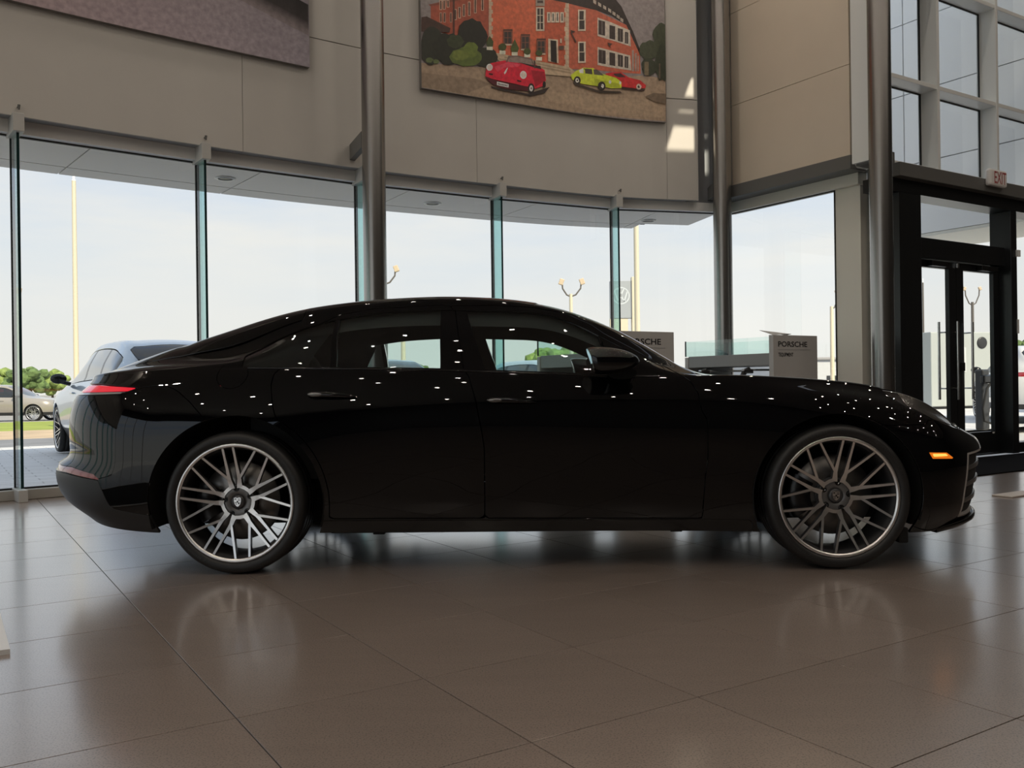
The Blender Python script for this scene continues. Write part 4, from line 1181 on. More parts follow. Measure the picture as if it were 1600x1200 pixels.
    ((28, 22, 20), [(3.254,4.328),(3.25,4.301),(3.243,4.277),(3.232,4.262),(3.22,4.26),(3.209,4.269),(3.201,4.288),(3.199,4.315),(3.202,4.342),(3.21,4.367),(3.221,4.382),(3.233,4.383),(3.244,4.374),(3.251,4.355)]),
    ((190, 180, 170), [(3.242,4.329),(3.239,4.31),(3.234,4.295),(3.226,4.289),(3.219,4.292),(3.213,4.303),(3.211,4.322),(3.214,4.341),(3.219,4.356),(3.227,4.362),(3.234,4.359),(3.24,4.348)]),
    ((80, 70, 64), [(3.232,4.327),(3.23,4.317),(3.226,4.312),(3.222,4.315),(3.221,4.324),(3.223,4.334),(3.226,4.339),(3.23,4.336)]),
    ((28, 22, 20), [(3.347,4.4),(3.346,4.38),(3.34,4.364),(3.333,4.358),(3.326,4.36),(3.321,4.374),(3.32,4.393),(3.322,4.414),(3.327,4.429),(3.334,4.435),(3.341,4.433),(3.346,4.42)]),
    ((200, 190, 182), [(2.926,4.488),(2.923,4.472),(2.918,4.458),(2.91,4.447),(2.9,4.442),(2.891,4.442),(2.883,4.448),(2.878,4.46),(2.876,4.475),(2.878,4.49),(2.884,4.505),(2.892,4.516),(2.901,4.521),(2.911,4.521),(2.918,4.514),(2.924,4.503)]),
    ((160, 150, 145), [(2.918,4.486),(2.916,4.473),(2.911,4.462),(2.904,4.455),(2.897,4.452),(2.89,4.456),(2.886,4.465),(2.884,4.477),(2.886,4.49),(2.891,4.501),(2.897,4.508),(2.905,4.51),(2.912,4.506),(2.916,4.498)]),
    ((204, 194, 186), [(3.191,4.472),(3.189,4.453),(3.183,4.436),(3.174,4.424),(3.164,4.418),(3.153,4.419),(3.145,4.427),(3.139,4.44),(3.137,4.457),(3.139,4.476),(3.145,4.492),(3.154,4.505),(3.164,4.511),(3.175,4.51),(3.183,4.502),(3.189,4.489)]),
    ((164, 154, 148), [(3.183,4.469),(3.181,4.455),(3.175,4.442),(3.168,4.434),(3.16,4.431),(3.152,4.436),(3.147,4.446),(3.145,4.46),(3.147,4.474),(3.152,4.487),(3.16,4.496),(3.168,4.498),(3.176,4.493),(3.181,4.483)]),
    ((190, 176, 170), [(3.035,4.507),(3.044,4.517),(3.031,4.46),(3.017,4.43),(3.012,4.448)]),
    ((190, 180, 172), [(2.957,4.335),(3.048,4.329),(3.047,4.289),(2.956,4.295)]),
    ((60, 50, 48), [(2.964,4.323),(2.971,4.325),(2.971,4.302),(2.964,4.3)]),
    ((60, 50, 48), [(2.975,4.323),(2.982,4.324),(2.982,4.301),(2.975,4.3)]),
    ((60, 50, 48), [(2.987,4.322),(2.993,4.324),(2.993,4.301),(2.986,4.299)]),
    ((60, 50, 48), [(2.998,4.321),(3.004,4.323),(3.004,4.3),(2.997,4.298)]),
    ((60, 50, 48), [(3.009,4.321),(3.015,4.322),(3.015,4.299),(3.008,4.298)]),
    ((60, 50, 48), [(3.02,4.32),(3.026,4.322),(3.026,4.299),(3.019,4.297)]),
    ((60, 50, 48), [(3.031,4.319),(3.037,4.321),(3.037,4.298),(3.03,4.296)]),
    ((40, 12, 16), [(2.895,4.416),(2.926,4.415),(2.926,4.399),(2.895,4.4)]),
    ((40, 12, 16), [(3.114,4.394),(3.146,4.393),(3.146,4.377),(3.114,4.378)]),
]
t = thing('wall_poster', 'poster of a brick building with vintage red and green cars', 'poster')
m = MB(); curved_plate(m, S5 + 2.396, S5 + 4.394, 0.245, 0.29, 4.125, 6.41); m.build('panel', MATS['poster_edge'], t)
P2 = Print()
for c_, p_ in POSTER_SHAPES:
    P2.poly(p_, c_)
P2.build(t)

# ================================================================== CAR BODY SURFACES
def pchip(xs, ys):
    xs, ys = np.asarray(xs, float), np.asarray(ys, float)
    h = np.diff(xs)
    d = np.diff(ys) / h
    m = np.zeros(len(xs))
    for i in range(1, len(xs) - 1):
        if d[i - 1] * d[i] > 0:
            w1, w2 = 2 * h[i] + h[i - 1], h[i] + 2 * h[i - 1]
            m[i] = (w1 + w2) / (w1 / d[i - 1] + w2 / d[i])
    m[0], m[-1] = d[0], d[-1]
    def f(x):
        x = np.clip(np.asarray(x, float), xs[0], xs[-1])
        i = np.clip(np.searchsorted(xs, x) - 1, 0, len(xs) - 2)
        t = (x - xs[i]) / h[i]
        return ys[i] * (2 * t**3 - 3 * t**2 + 1) + h[i] * m[i] * (t**3 - 2 * t**2 + t) + ys[i + 1] * (-2 * t**3 + 3 * t**2) + h[i] * m[i + 1] * (t**3 - t**2)
    return f

def tab(*pairs):
    return pchip([p[0] for p in pairs], [p[1] for p in pairs])

def gsmooth(a, sig):
    k = int(3 * sig) + 1
    w = np.exp(-0.5 * (np.arange(-k, k + 1) / sig) ** 2)
    w /= w.sum()
    p = np.concatenate([2 * a[0] - a[k:0:-1], a, 2 * a[-1] - a[-2:-k - 2:-1]])
    return np.convolve(p, w, 'valid')

class Surf:
    """polygon surface with a normal and a row coordinate on every vertex"""
    def __init__(s, V, N, A, F):
        s.V, s.N, s.A, s.F = V, N, A, F
    def clip(s, fun, lo=0.0):
        """keep the part where fun > lo; the cut edge follows fun exactly"""
        if not s.F:
            return s
        f = fun(s.V[:, 0], s.V[:, 1], s.V[:, 2], s.A) - lo
        pos = f > 0
        V, N, A = [s.V], [s.N], [s.A]
        nV, nN, nA = [], [], []
        cache = {}
        base = len(s.V)
        out = []
        def cut(a, b):
            k = (a, b) if a < b else (b, a)
            if k in cache:
                return cache[k]
            t = f[k[0]] / (f[k[0]] - f[k[1]])
            t = min(1.0, max(0.0, t))
            nV.append(s.V[k[0]] * (1 - t) + s.V[k[1]] * t)
            q = s.N[k[0]] * (1 - t) + s.N[k[1]] * t
            nN.append(q / (np.linalg.norm(q) + 1e-12))
            nA.append(s.A[k[0]] * (1 - t) + s.A[k[1]] * t)
            cache[k] = base + len(nV) - 1
            return cache[k]
        for F in s.F:
            c = [pos[i] for i in F]
            if all(c):
                out.append(F)
            elif any(c):
                P = []
                n = len(F)
                for i in range(n):
                    a, b = F[i], F[(i + 1) % n]
                    if pos[a]:
                        P.append(a)
                    if pos[a] != pos[b]:
                        P.append(cut(a, b))
                if len(P) >= 3:
                    out.append(tuple(P))
        if nV:
            V.append(np.array(nV)); N.append(np.array(nN)); A.append(np.array(nA))
        return Surf(np.concatenate(V), np.concatenate(N), np.concatenate(A), out).compact()
    def refine(s, x0, x1, z0, z1, n=4, amax=99):
        """finer quads inside a side-view box, for small cut-outs"""
        V, N, A, F = [s.V], [s.N], [s.A], []
        k = len(s.V)
        g = np.linspace(0, 1, n + 1)
        for f in s.F:
            c = s.V[list(f)]
            m = c.mean(0)
            if len(f) == 4 and x0 < m[0] < x1 and z0 < m[2] < z1 and s.A[f[0]] < amax:
                P, Q, B = c, s.N[list(f)], s.A[list(f)]
                a, b = np.meshgrid(g, g, indexing='ij')
                w = np.stack([(1 - a) * (1 - b), a * (1 - b), a * b, (1 - a) * b], -1).reshape(-1, 4)
                V.append(w @ P)
                q = w @ Q
                N.append(q / (np.linalg.norm(q, axis=1, keepdims=True) + 1e-12))
                A.append(w @ B)
                for i in range(n):
                    for j in range(n):
                        o = k + i * (n + 1) + j
                        F.append((o, o + n + 1, o + n + 2, o + 1))
                k += (n + 1) ** 2
            else:
                F.append(f)
        V, N, A = np.concatenate(V), np.concatenate(N), np.concatenate(A)
        # weld coincident vertices
        key = np.round(V / 1e-5).astype(np.int64)
        _, first, inv = np.unique(key, axis=0, return_index=True, return_inverse=True)
        inv = inv.reshape(-1)
        out = []
        for f in F:
            h = []
            for i in f:
                q = int(inv[i])
                if q not in h:
                    h.append(q)
            if len(h) >= 3:
                out.append(tuple(h))
        return Surf(V[first], N[first], A[first], out).compact()
    def compact(s):
        used = sorted({i for F in s.F for i in F})
        mp_ = {k: i for i, k in enumerate(used)}
        return Surf(s.V[used], s.N[used], s.A[used], [tuple(mp_[i] for i in F) for F in s.F])
    def split(s, fun, gap=0.004):
        return s.clip(fun, gap / 2), s.clip(lambda *a: -fun(*a), gap / 2)
    def mirror(s):
        k = np.array([1, -1, 1.0])
        return Surf(s.V * k, s.N * k, s.A, [F[::-1] for F in s.F])
    def both(s):
        m = s.mirror()
        n = len(s.V)
        mp_ = [i if abs(s.V[i, 1]) < 1e-4 else n + i for i in range(n)]
        N = s.N.copy()
        for i in range(n):
            if abs(s.V[i, 1]) < 1e-4:
                N[i, 1] = 0
                N[i] /= np.linalg.norm(N[i]) + 1e-12
        F2 = []
        for F in m.F:
            g = []
            for i in F:
                k = mp_[i]
                if not g or g[-1] != k:
                    g.append(k)
            if len(g) >= 3:
                F2.append(tuple(g))
        return Surf(np.concatenate([s.V, m.V]), np.concatenate([N, m.N]), np.concatenate([s.A, m.A]), s.F + F2).compact()
    def offset(s, d):
        return Surf(s.V + s.N * d, s.N, s.A, s.F)
    def build(s, name, mats, parent, flange=0.014):
        V = [tuple(v) for v in s.V]
        Nn = [tuple(v) for v in s.N]
        F = [tuple(f) for f in s.F]
        if flange:
            cnt = {}
            for f in F:
                for i in range(len(f)):
                    a, b = f[i], f[(i + 1) % len(f)]
                    k = (a, b) if a < b else (b, a)
                    cnt.setdefault(k, []).append((a, b))
            C = s.V.mean(0)
            for k, l in cnt.items():
                if len(l) == 1:
                    a, b = l[0]
                    if abs(s.V[a, 1]) < 1e-4 and abs(s.V[b, 1]) < 1e-4:
                        continue
                    e = s.V[b] - s.V[a]
                    L = np.linalg.norm(e)
                    if L < 1e-6:
                        continue
                    n_ = np.cross(e / L, s.N[a])
                    n_ /= np.linalg.norm(n_) + 1e-9
                    # rolled edge: half the normal turns outward, then goes straight in
                    i0 = len(V)
                    r1a, r1b = (s.N[a] + n_) / 1.4142, (s.N[b] + n_) / 1.4142
                    V += [tuple(s.V[a]), tuple(s.V[b]), tuple(s.V[b] - s.N[b] * flange), tuple(s.V[a] - s.N[a] * flange)]
                    Nn += [tuple(r1a), tuple(r1b), tuple(n_), tuple(n_)]
                    F.append((i0 + 1, i0, i0 + 3, i0 + 2))
        me = bpy.data.meshes.new(name)
        me.from_pydata(V, [], F)
        for m in (mats if isinstance(mats, (list, tuple)) else [mats]):
            me.materials.append(m)
        me.polygons.foreach_set('use_smooth', [True] * len(F))
        me.update()
        me.normals_split_custom_set_from_vertices(Nn)
        return link(name, me, parent)

def sd_poly(pts):
    """signed distance (positive inside) to a polygon in the side view x-z"""
    P = np.array(pts, float)
    Q = np.roll(P, -1, 0)
    def f(x, y, z, A):
        p = np.stack([x, z], 1)
        d2 = np.full(len(p), 1e9)
        ins = np.zeros(len(p), bool)
        for a, b in zip(P, Q):
            e = b - a
            L = e @ e
            if L < 1e-12:
                continue
            w = p - a
            t = np.clip((w @ e) / L, 0, 1)
            d2 = np.minimum(d2, ((w - t[:, None] * e) ** 2).sum(1))
            c = (a[1] > p[:, 1]) != (b[1] > p[:, 1])
            with np.errstate(divide='ignore', invalid='ignore'):
                ins ^= c & (p[:, 0] < (b[0] - a[0]) * (p[:, 1] - a[1]) / (b[1] - a[1] if b[1] != a[1] else 1e-12) + a[0])
        return np.where(ins, 1, -1) * np.sqrt(d2)
    return f

def fmin(*fs):
    return lambda x, y, z, A: np.minimum.reduce([g(x, y, z, A) for g in fs])
def fmax(*fs):
    return lambda x, y, z, A: np.maximum.reduce([g(x, y, z, A) for g in fs])

def make_shell(D, nR=44, nS=170, nF=44, sub=5):
    """half shell (y >= 0): stacked plan outlines below the shoulder, cross sections above it"""
    xr0, xf0 = D['xr0'], D['xf0']
    pr, pf = D['pr'], D['pf']
    rows = D['rows']
    phiR = np.linspace(math.pi / 2, 0, nR, endpoint=False)
    phiF = np.linspace(0, math.pi / 2, nF + 1)[1:]
    xs = np.linspace(xr0, xf0, nS + 1)
    lower = []
    for r in rows:
        XR, XF = r['XR'], r['XF']
        eR, eF = 2 / r.get('pr', pr), 2 / r.get('pf', pf)
        x = np.concatenate([xr0 + (XR - xr0) * np.sin(phiR) ** eR, xs, xf0 + (XF - xf0) * np.sin(phiF) ** eF])
        cap = np.concatenate([np.cos(phiR) ** eR, np.ones(nS + 1), np.maximum(0, np.cos(phiF)) ** eF])
        y = r['W'](x)
        y = gsmooth(y, 5) * cap
        y[0] = 0; y[-1] = 0
        z = gsmooth(r['z'](x), 4)
        lower.append(np.stack([x, y, z], 1))
    H = lower[-1]
    x, yH, zH = H[:, 0], H[:, 1], H[:, 2]
    sm = lambda a: gsmooth(a, 3)
    fT, fR = sm(D['fT'](x)), sm(D['fR'](x))
    zT, zR, zC = sm(D['zT'](x)), sm(D['zR'](x)), sm(D['zC'](x))
    fg = D.get('fg', 0.985)
    g0 = np.stack([x, yH * fg, zH + D.get('dg', 0.012) * np.clip(yH / 0.5, 0, 1)], 1)
    T = np.stack([x, yH * fT, np.maximum(zT, zH - 0.2)], 1)
    bul = D['bulge'](x) * np.clip(yH / 0.4, 0, 1)
    gm = (g0 + T) / 2 + np.stack([np.zeros_like(x), bul, bul * 0.35], 1)
    R = np.stack([x, yH * fR, zR], 1)
    def crown(f):
        return np.stack([x, yH * fR * f, zR + (zC - zR) * (1 - f ** 2.0)], 1)
    C = np.stack([x, np.zeros_like(x), zC], 1)
    ctr = lower + [g0, gm, T, R, crown(0.68), crown(0.34), C]
    # end columns collapse to the ring end
    M = len(ctr)
    ctr = np.array(ctr)                       # M x ncol x 3
    for j in range(len(lower), M):
        w = np.clip(yH / 0.12, 0, 1)[:, None]
        ctr[j] = ctr[j] * w + H * (1 - w) if D.get('pinch', True) else ctr[j]
    out, att = [], []
    ext = np.concatenate([2 * ctr[:1] - ctr[1:2], ctr, 2 * ctr[-1:] - ctr[-2:-1]])
    mir = ctr[-2].copy(); mir[:, 1] *= -1
    ext[-1] = mir
    for j in range(M - 1):
        p0, p1, p2, p3 = ext[j], ext[j + 1], ext[j + 2], ext[j + 3]
        l1 = np.linalg.norm(p2 - p1, axis=1, keepdims=True) + 1e-9
        l0 = np.linalg.norm(p1 - p0, axis=1, keepdims=True) + 1e-9
        l2 = np.linalg.norm(p3 - p2, axis=1, keepdims=True) + 1e-9
        m1 = ((p1 - p0) / l0 * l1 + (p2 - p1) / l1 * l0) / (l0 + l1) * l1
        m2 = ((p2 - p1) / l1 * l2 + (p3 - p2) / l2 * l1) / (l1 + l2) * l1
        for k in range(sub):
            t = k / sub
            out.append(p1 * (2 * t**3 - 3 * t**2 + 1) + m1 * (t**3 - 2 * t**2 + t) + p2 * (-2 * t**3 + 3 * t**2) + m2 * (t**3 - t**2))
            att.append(j + t)
    out.append(ctr[-1]); att.append(M - 1)
    G = np.array(out)                         # rows x cols x 3
    G[-1, :, 1] = 0
    G[:, 0, 1] = 0; G[:, -1, 1] = 0
    G[:, :, 1] = np.maximum(G[:, :, 1], 0)
    nr, nc = G.shape[:2]
    # analytic-ish normals from differences
    du = np.gradient(G, axis=1)
    dv = np.gradient(G, axis=0)
    N = np.cross(du, dv)
    L = np.linalg.norm(N, axis=2, keepdims=True)
    N = N / np.maximum(L, 1e-12)
    N = -N if (N[nr // 3, nc // 2, 1] < 0) else N
    # fix degenerate ends by copying neighbours
    bad = L[:, :, 0] < 1e-9
    for i in range(nr):
        for j in (0, nc - 1):
            if bad[i, j]:
                N[i, j] = N[i, 1 if j == 0 else nc - 2]
    Vv = G.reshape(-1, 3)
    Nv = N.reshape(-1, 3)
    Av = np.repeat(np.array(att), nc)
    F = []
    for i in range(nr - 1):
        for j in range(nc - 1):
            a, b, c, d = i * nc + j, i * nc + j + 1, (i + 1) * nc + j + 1, (i + 1) * nc + j
            F.append((a, b, c, d))
    # orientation: make face winding agree with the normals
    q = F[(nr // 3) * (nc - 1) + nc // 2]
    fn = np.cross(Vv[q[1]] - Vv[q[0]], Vv[q[2]] - Vv[q[0]])
    if fn @ Nv[q[0]] < 0:
        F = [f[::-1] for f in F]
    return Surf(Vv, Nv, Av, F)

# ------------------------------------------------------------------ car materials
M_PAINT = mat('black_paint', (0.0015, 0.0016, 0.0022), 0.3, coat=1.0, coat_rough=0.012, spec=0.0, coat_ior=1.46)
M_GLOSSBLK = mat('gloss_black_trim', (0.003, 0.003, 0.003), 0.12)
M_MATTE = mat('matte_black_trim', (0.022, 0.023, 0.025), 0.42)
M_DARK = mat('underbody_black', (0.004, 0.004, 0.004), 0.8)
M_CARGLASS = glass('car_glass', (0.80, 0.90, 0.88), ior=1.45)
M_CARGLASS_D = glass('car_glass_privacy', (0.45, 0.50, 0.50), ior=1.45)
M_TYRE = mat('tyre_rubber', (0.012, 0.012, 0.012), 0.5, bump=0.3, bscale=300)
M_TYRELET = mat('tyre_lettering', (0.035, 0.035, 0.035), 0.5)
M_RIMFACE = mat('machined_alloy', (0.82, 0.81, 0.80), 0.30, metal=1.0)
M_HUB = mat('hub_grey', (0.16, 0.16, 0.16), 0.35, metal=0.5)
M_RIMDARK = mat('dark_alloy', (0.075, 0.075, 0.078), 0.35, metal=0.5)
M_DISC = mat('brake_disc_iron', (0.22, 0.21, 0.20), 0.35, metal=1.0)
M_CALIPER = mat('caliper_black', (0.012, 0.012, 0.013), 0.3)
M_REDLAMP = mat('red_lamp', (0.55, 0.02, 0.03), 0.15, emit=(1.0, 0.02, 0.05), estr=0.55, coat=1.0)
M_REDREF = mat('red_reflector', (0.30, 0.02, 0.025), 0.2, coat=1.0)
M_CLEARLENS = mat('clear_lens', (0.35, 0.35, 0.36), 0.12, coat=1.0)
M_SMOKELENS = mat('smoked_lens', (0.02, 0.018, 0.018), 0.05, coat=1.0)
M_ORANGE = mat('amber_lamp', (0.8, 0.22, 0.03), 0.3, emit=(1.0, 0.22, 0.01), estr=0.55)
M_ORANGEHOT = mat('amber_lamp_bar', (1, 0.4, 0.1), 0.3, emit=(1.0, 0.42, 0.08), estr=1.6)
M_SEAT = mat('dark_leather', (0.008, 0.008, 0.008), 0.45)
M_LINING = mat('cabin_lining', (0.010, 0.010, 0.010), 0.8)

# ------------------------------------------------------------------ wheel
def build_wheel(parent, loc, rz, rot, R=0.352, detail=True, sc=1.0, rim_mat=None):
    """axle along local y, outer face towards -y"""
    w = link('wheel', None, parent)
    w.location = loc
    w.rotation_euler = (0, 0, rz)
    nt_ = 96 if detail else 40
    W = 0.285
    prof = [(0.292, 0.016), (0.297, 0.008), (0.305, 0.003), (0.318, 0.0), (0.331, 0.002), (0.340, 0.010), (0.3465, 0.022), (0.3500, 0.036)]
    tread = []
    for a, b in ((0.036, 0.072), (0.084, 0.130), (0.142, W - 0.142 + 0.0), (W - 0.130, W - 0.084), (W - 0.072, W - 0.036)):
        pass
    k = R / 0.352
    prof = [(r * k, o) for r, o in prof]
    tr = [(R, 0.046), (R, 0.080), (R - 0.007, 0.081), (R - 0.007, 0.092), (R, 0.093), (R, 0.136), (R - 0.007, 0.137), (R - 0.007, 0.148), (R, 0.149), (R, 0.192), (R - 0.007, 0.193), (R - 0.007, 0.204), (R, 0.205), (R, W - 0.046)]
    back = [(r, W - o) for r, o in reversed(prof)]
    m = MB()
    m.lathe(prof + tr + back, 'y', nt_)
    m.build('tyre', M_TYRE, w)
    rm = rim_mat or [M_RIMFACE, M_RIMDARK, M_HUB]
    # rim: barrel, lip and spokes
    m = MB()
    rr = 0.2915 * k
    m.lathe([(rr, 0.020), (rr + 0.003, 0.010), (rr - 0.002, 0.006), (rr - 0.012, 0.008), (rr - 0.016, 0.014)], 'y', nt_, 0)
    m.lathe([(rr - 0.016, 0.014), (rr - 0.018, 0.024), (rr - 0.024, 0.030), (rr - 0.028, 0.060), (rr - 0.034, 0.10), (rr - 0.034, 0.20), (rr - 0.018, 0.25)], 'y', nt_, 1)
    def depth(r):
        t = min(1.0, max(0.0, (r - 0.075) / 0.20))
        return 0.058 - 0.042 * t ** 1.2
    def beam(pts, al):
        """pts: (radial, tangential, half width)"""
        ca, sa = math.cos(al), math.sin(al)
        P = []
        n_ = len(pts)
        for i, (r, t, h) in enumerate(pts):
            a = pts[max(0, i - 1)]; b = pts[min(n_ - 1, i + 1)]
            dr, dt = b[0] - a[0], b[1] - a[1]
            L = math.hypot(dr, dt)
            nr, ntg = -dt / L, dr / L
            row = []
            for sgn, oo, hh in ((-1, 0.0, 1.0), (1, 0.0, 1.0), (1, 0.006, 1.15), (1, 0.034, 0.8), (-1, 0.034, 0.8), (-1, 0.006, 1.15)):
                rr_, tt = r + nr * h * hh * sgn, t + ntg * h * hh * sgn
                o = depth(math.hypot(r, t)) + oo
                row.append((rr_ * ca - tt * sa, o, rr_ * sa + tt * ca))
            P.append(row)
        for i in range(n_ - 1):
            for q in range(6):
                q2 = (q + 1) % 6
                m.add([P[i][q], P[i][q2], P[i + 1][q2], P[i + 1][q]], [(0, 1, 2, 3)], 0 if q in (0,) else 1)
        m.add(P[0], [tuple(range(6))], 1)
        m.add(P[-1], [tuple(range(6))], 1)
    rotr = math.radians(rot)
    for i in range(5):
        al = rotr + i * 2 * math.pi / 5
        for s in (1, -1):
            beam([(0.066, 0.024 * s, 0.014), (0.086, 0.036 * s, 0.0115), (0.107, 0.0465 * s, 0.0095), (0.150, 0.078 * s, 0.0068), (0.200, 0.1135 * s, 0.0056), (0.242, 0.1435 * s, 0.0056)], al)
            beam([(0.100, 0.0475 * s, 0.006), (0.135, 0.0445 * s, 0.0062), (0.200, 0.0395 * s, 0.0056), (0.279, 0.0345 * s, 0.0054)], al)
        beam([(0.0745, -0.028, 0.0085), (0.0775, 0.0, 0.0085), (0.0745, 0.028, 0.0085)], al)
    m.lathe([(0.0, 0.072), (0.034, 0.072), (0.040, 0.064), (0.070, 0.064), (0.084, 0.070), (0.088, 0.10), (0.07, 0.13)], 'y', 40, 2)
    m.build('rim', rm, w, fix=False)
    if detail:
        for i in range(5):
            al = rotr + (i + 0.5) * 2 * math.pi / 5
            c = (0.066 * math.cos(al), 0.0, 0.066 * math.sin(al))
            b = MB()
            b.lathe([(0.0, 0.0625), (0.006, 0.0625), (0.0065, 0.059), (0.0115, 0.059), (0.0125, 0.066)], 'y', 16, 0, c)
            b.lathe([(0.0125, 0.0632), (0.0155, 0.0632)], 'y', 16, 0, c)
            b.build('wheel_bolt', M_GLOSSBLK, w)
        b = MB()
        b.lathe([(0.0, 0.054), (0.026, 0.054), (0.033, 0.057), (0.035, 0.066)], 'y', 32)
        cp = b.build('centre_cap', M_RIMDARK, w)
        b = MB()      # crest: shield with dark quarters
        sh = [(-0.017, 0.021), (-0.008, 0.0225), (0, 0.020), (0.008, 0.0225), (0.017, 0.021), (0.0175, 0.004), (0.013, -0.012), (0.006, -0.020), (0, -0.024), (-0.006, -0.020), (-0.013, -0.012), (-0.0175, 0.004)]
        b.add([(x, 0.0528, z) for x, z in sh], [tuple(range(len(sh)))], 0)
        for q in ([(-0.014, 0.017), (-0.005, 0.017), (-0.005, 0.012), (-0.014, 0.012)], [(0.003, 0.016), (0.014, 0.016), (0.014, 0.013), (0.003, 0.013)], [(0.003, 0.009), (0.015, 0.009), (0.014, 0.006), (0.003, 0.006)],
                  [(-0.014, -0.002), (-0.003, -0.002), (-0.003, -0.005), (-0.013, -0.005)], [(-0.012, -0.009), (-0.003, -0.009), (-0.003, -0.012), (-0.010, -0.012)], [(0.003, -0.002), (0.012, -0.004), (0.008, -0.013), (0.003, -0.008)], [(-0.004, 0.005), (0.004, 0.005), (0.003, -0.003), (-0.003, -0.003)]):
            b.add([(x, 0.0522, z) for x, z in q], [(0, 1, 2, 3)], 1)
        b.build('crest', [M_CHROME, M_GLOSSBLK], w, fix=False)
        b = MB()
        b.lathe([(0.085, 0.118), (0.195, 0.118), (0.197, 0.122), (0.197, 0.148), (0.195, 0.152), (0.085, 0.152)], 'y', 64)
        b.lathe([(0.085, 0.10), (0.088, 0.118)], 'y', 32, 1)
        b.build('brake_disc', [M_DISC, M_RIMDARK], w)
        b = MB()
        n_ = 10
        P = []
        for i in range(n_ + 1):
            a = math.radians(150 + 60 * i / n_)
            P.append([(r * math.cos(a), o, r * math.sin(a)) for r, o in ((0.115, 0.09), (0.215, 0.085), (0.222, 0.10), (0.222, 0.175), (0.115, 0.175))])
        b.grid(P, 0, True, wrap=True)
        b.add(P[0], [tuple(range(5))]); b.add(P[-1], [tuple(range(5))])
        b.build('brake_caliper', M_CALIPER, w)
        def arc_text(txt, a_mid, r0, h, wid, inward=False):
            pts, fs = text_box(txt, 0, 0, 1, 1)
            b = MB()
            q = []
            for x, y in pts:
                if inward:
                    a = a_mid + (x - 0.5) * wid / r0
                    r = r0 + h / 2 - y * h
                else:
                    a = a_mid - (x - 0.5) * wid / r0
                    r = r0 - h / 2 + y * h
                q.append((r * math.cos(a), -0.0006 + 0.004 * abs((r - 0.318 * k) / 0.015) ** 2, r * math.sin(a)))
            b.add(q, fs)
            tag(b.build('sidewall_lettering', M_TYRELET, w, fix=False), kind='stuff')
        arc_text('SportContact 7', math.radians(225), 0.318 * k, 0.016, 0.20, True)
        arc_text('SportContact 7', math.radians(40), 0.318 * k, 0.016, 0.20)
        arc_text('315/30 ZR21', math.radians(112), 0.320 * k, 0.012, 0.13)
    return w

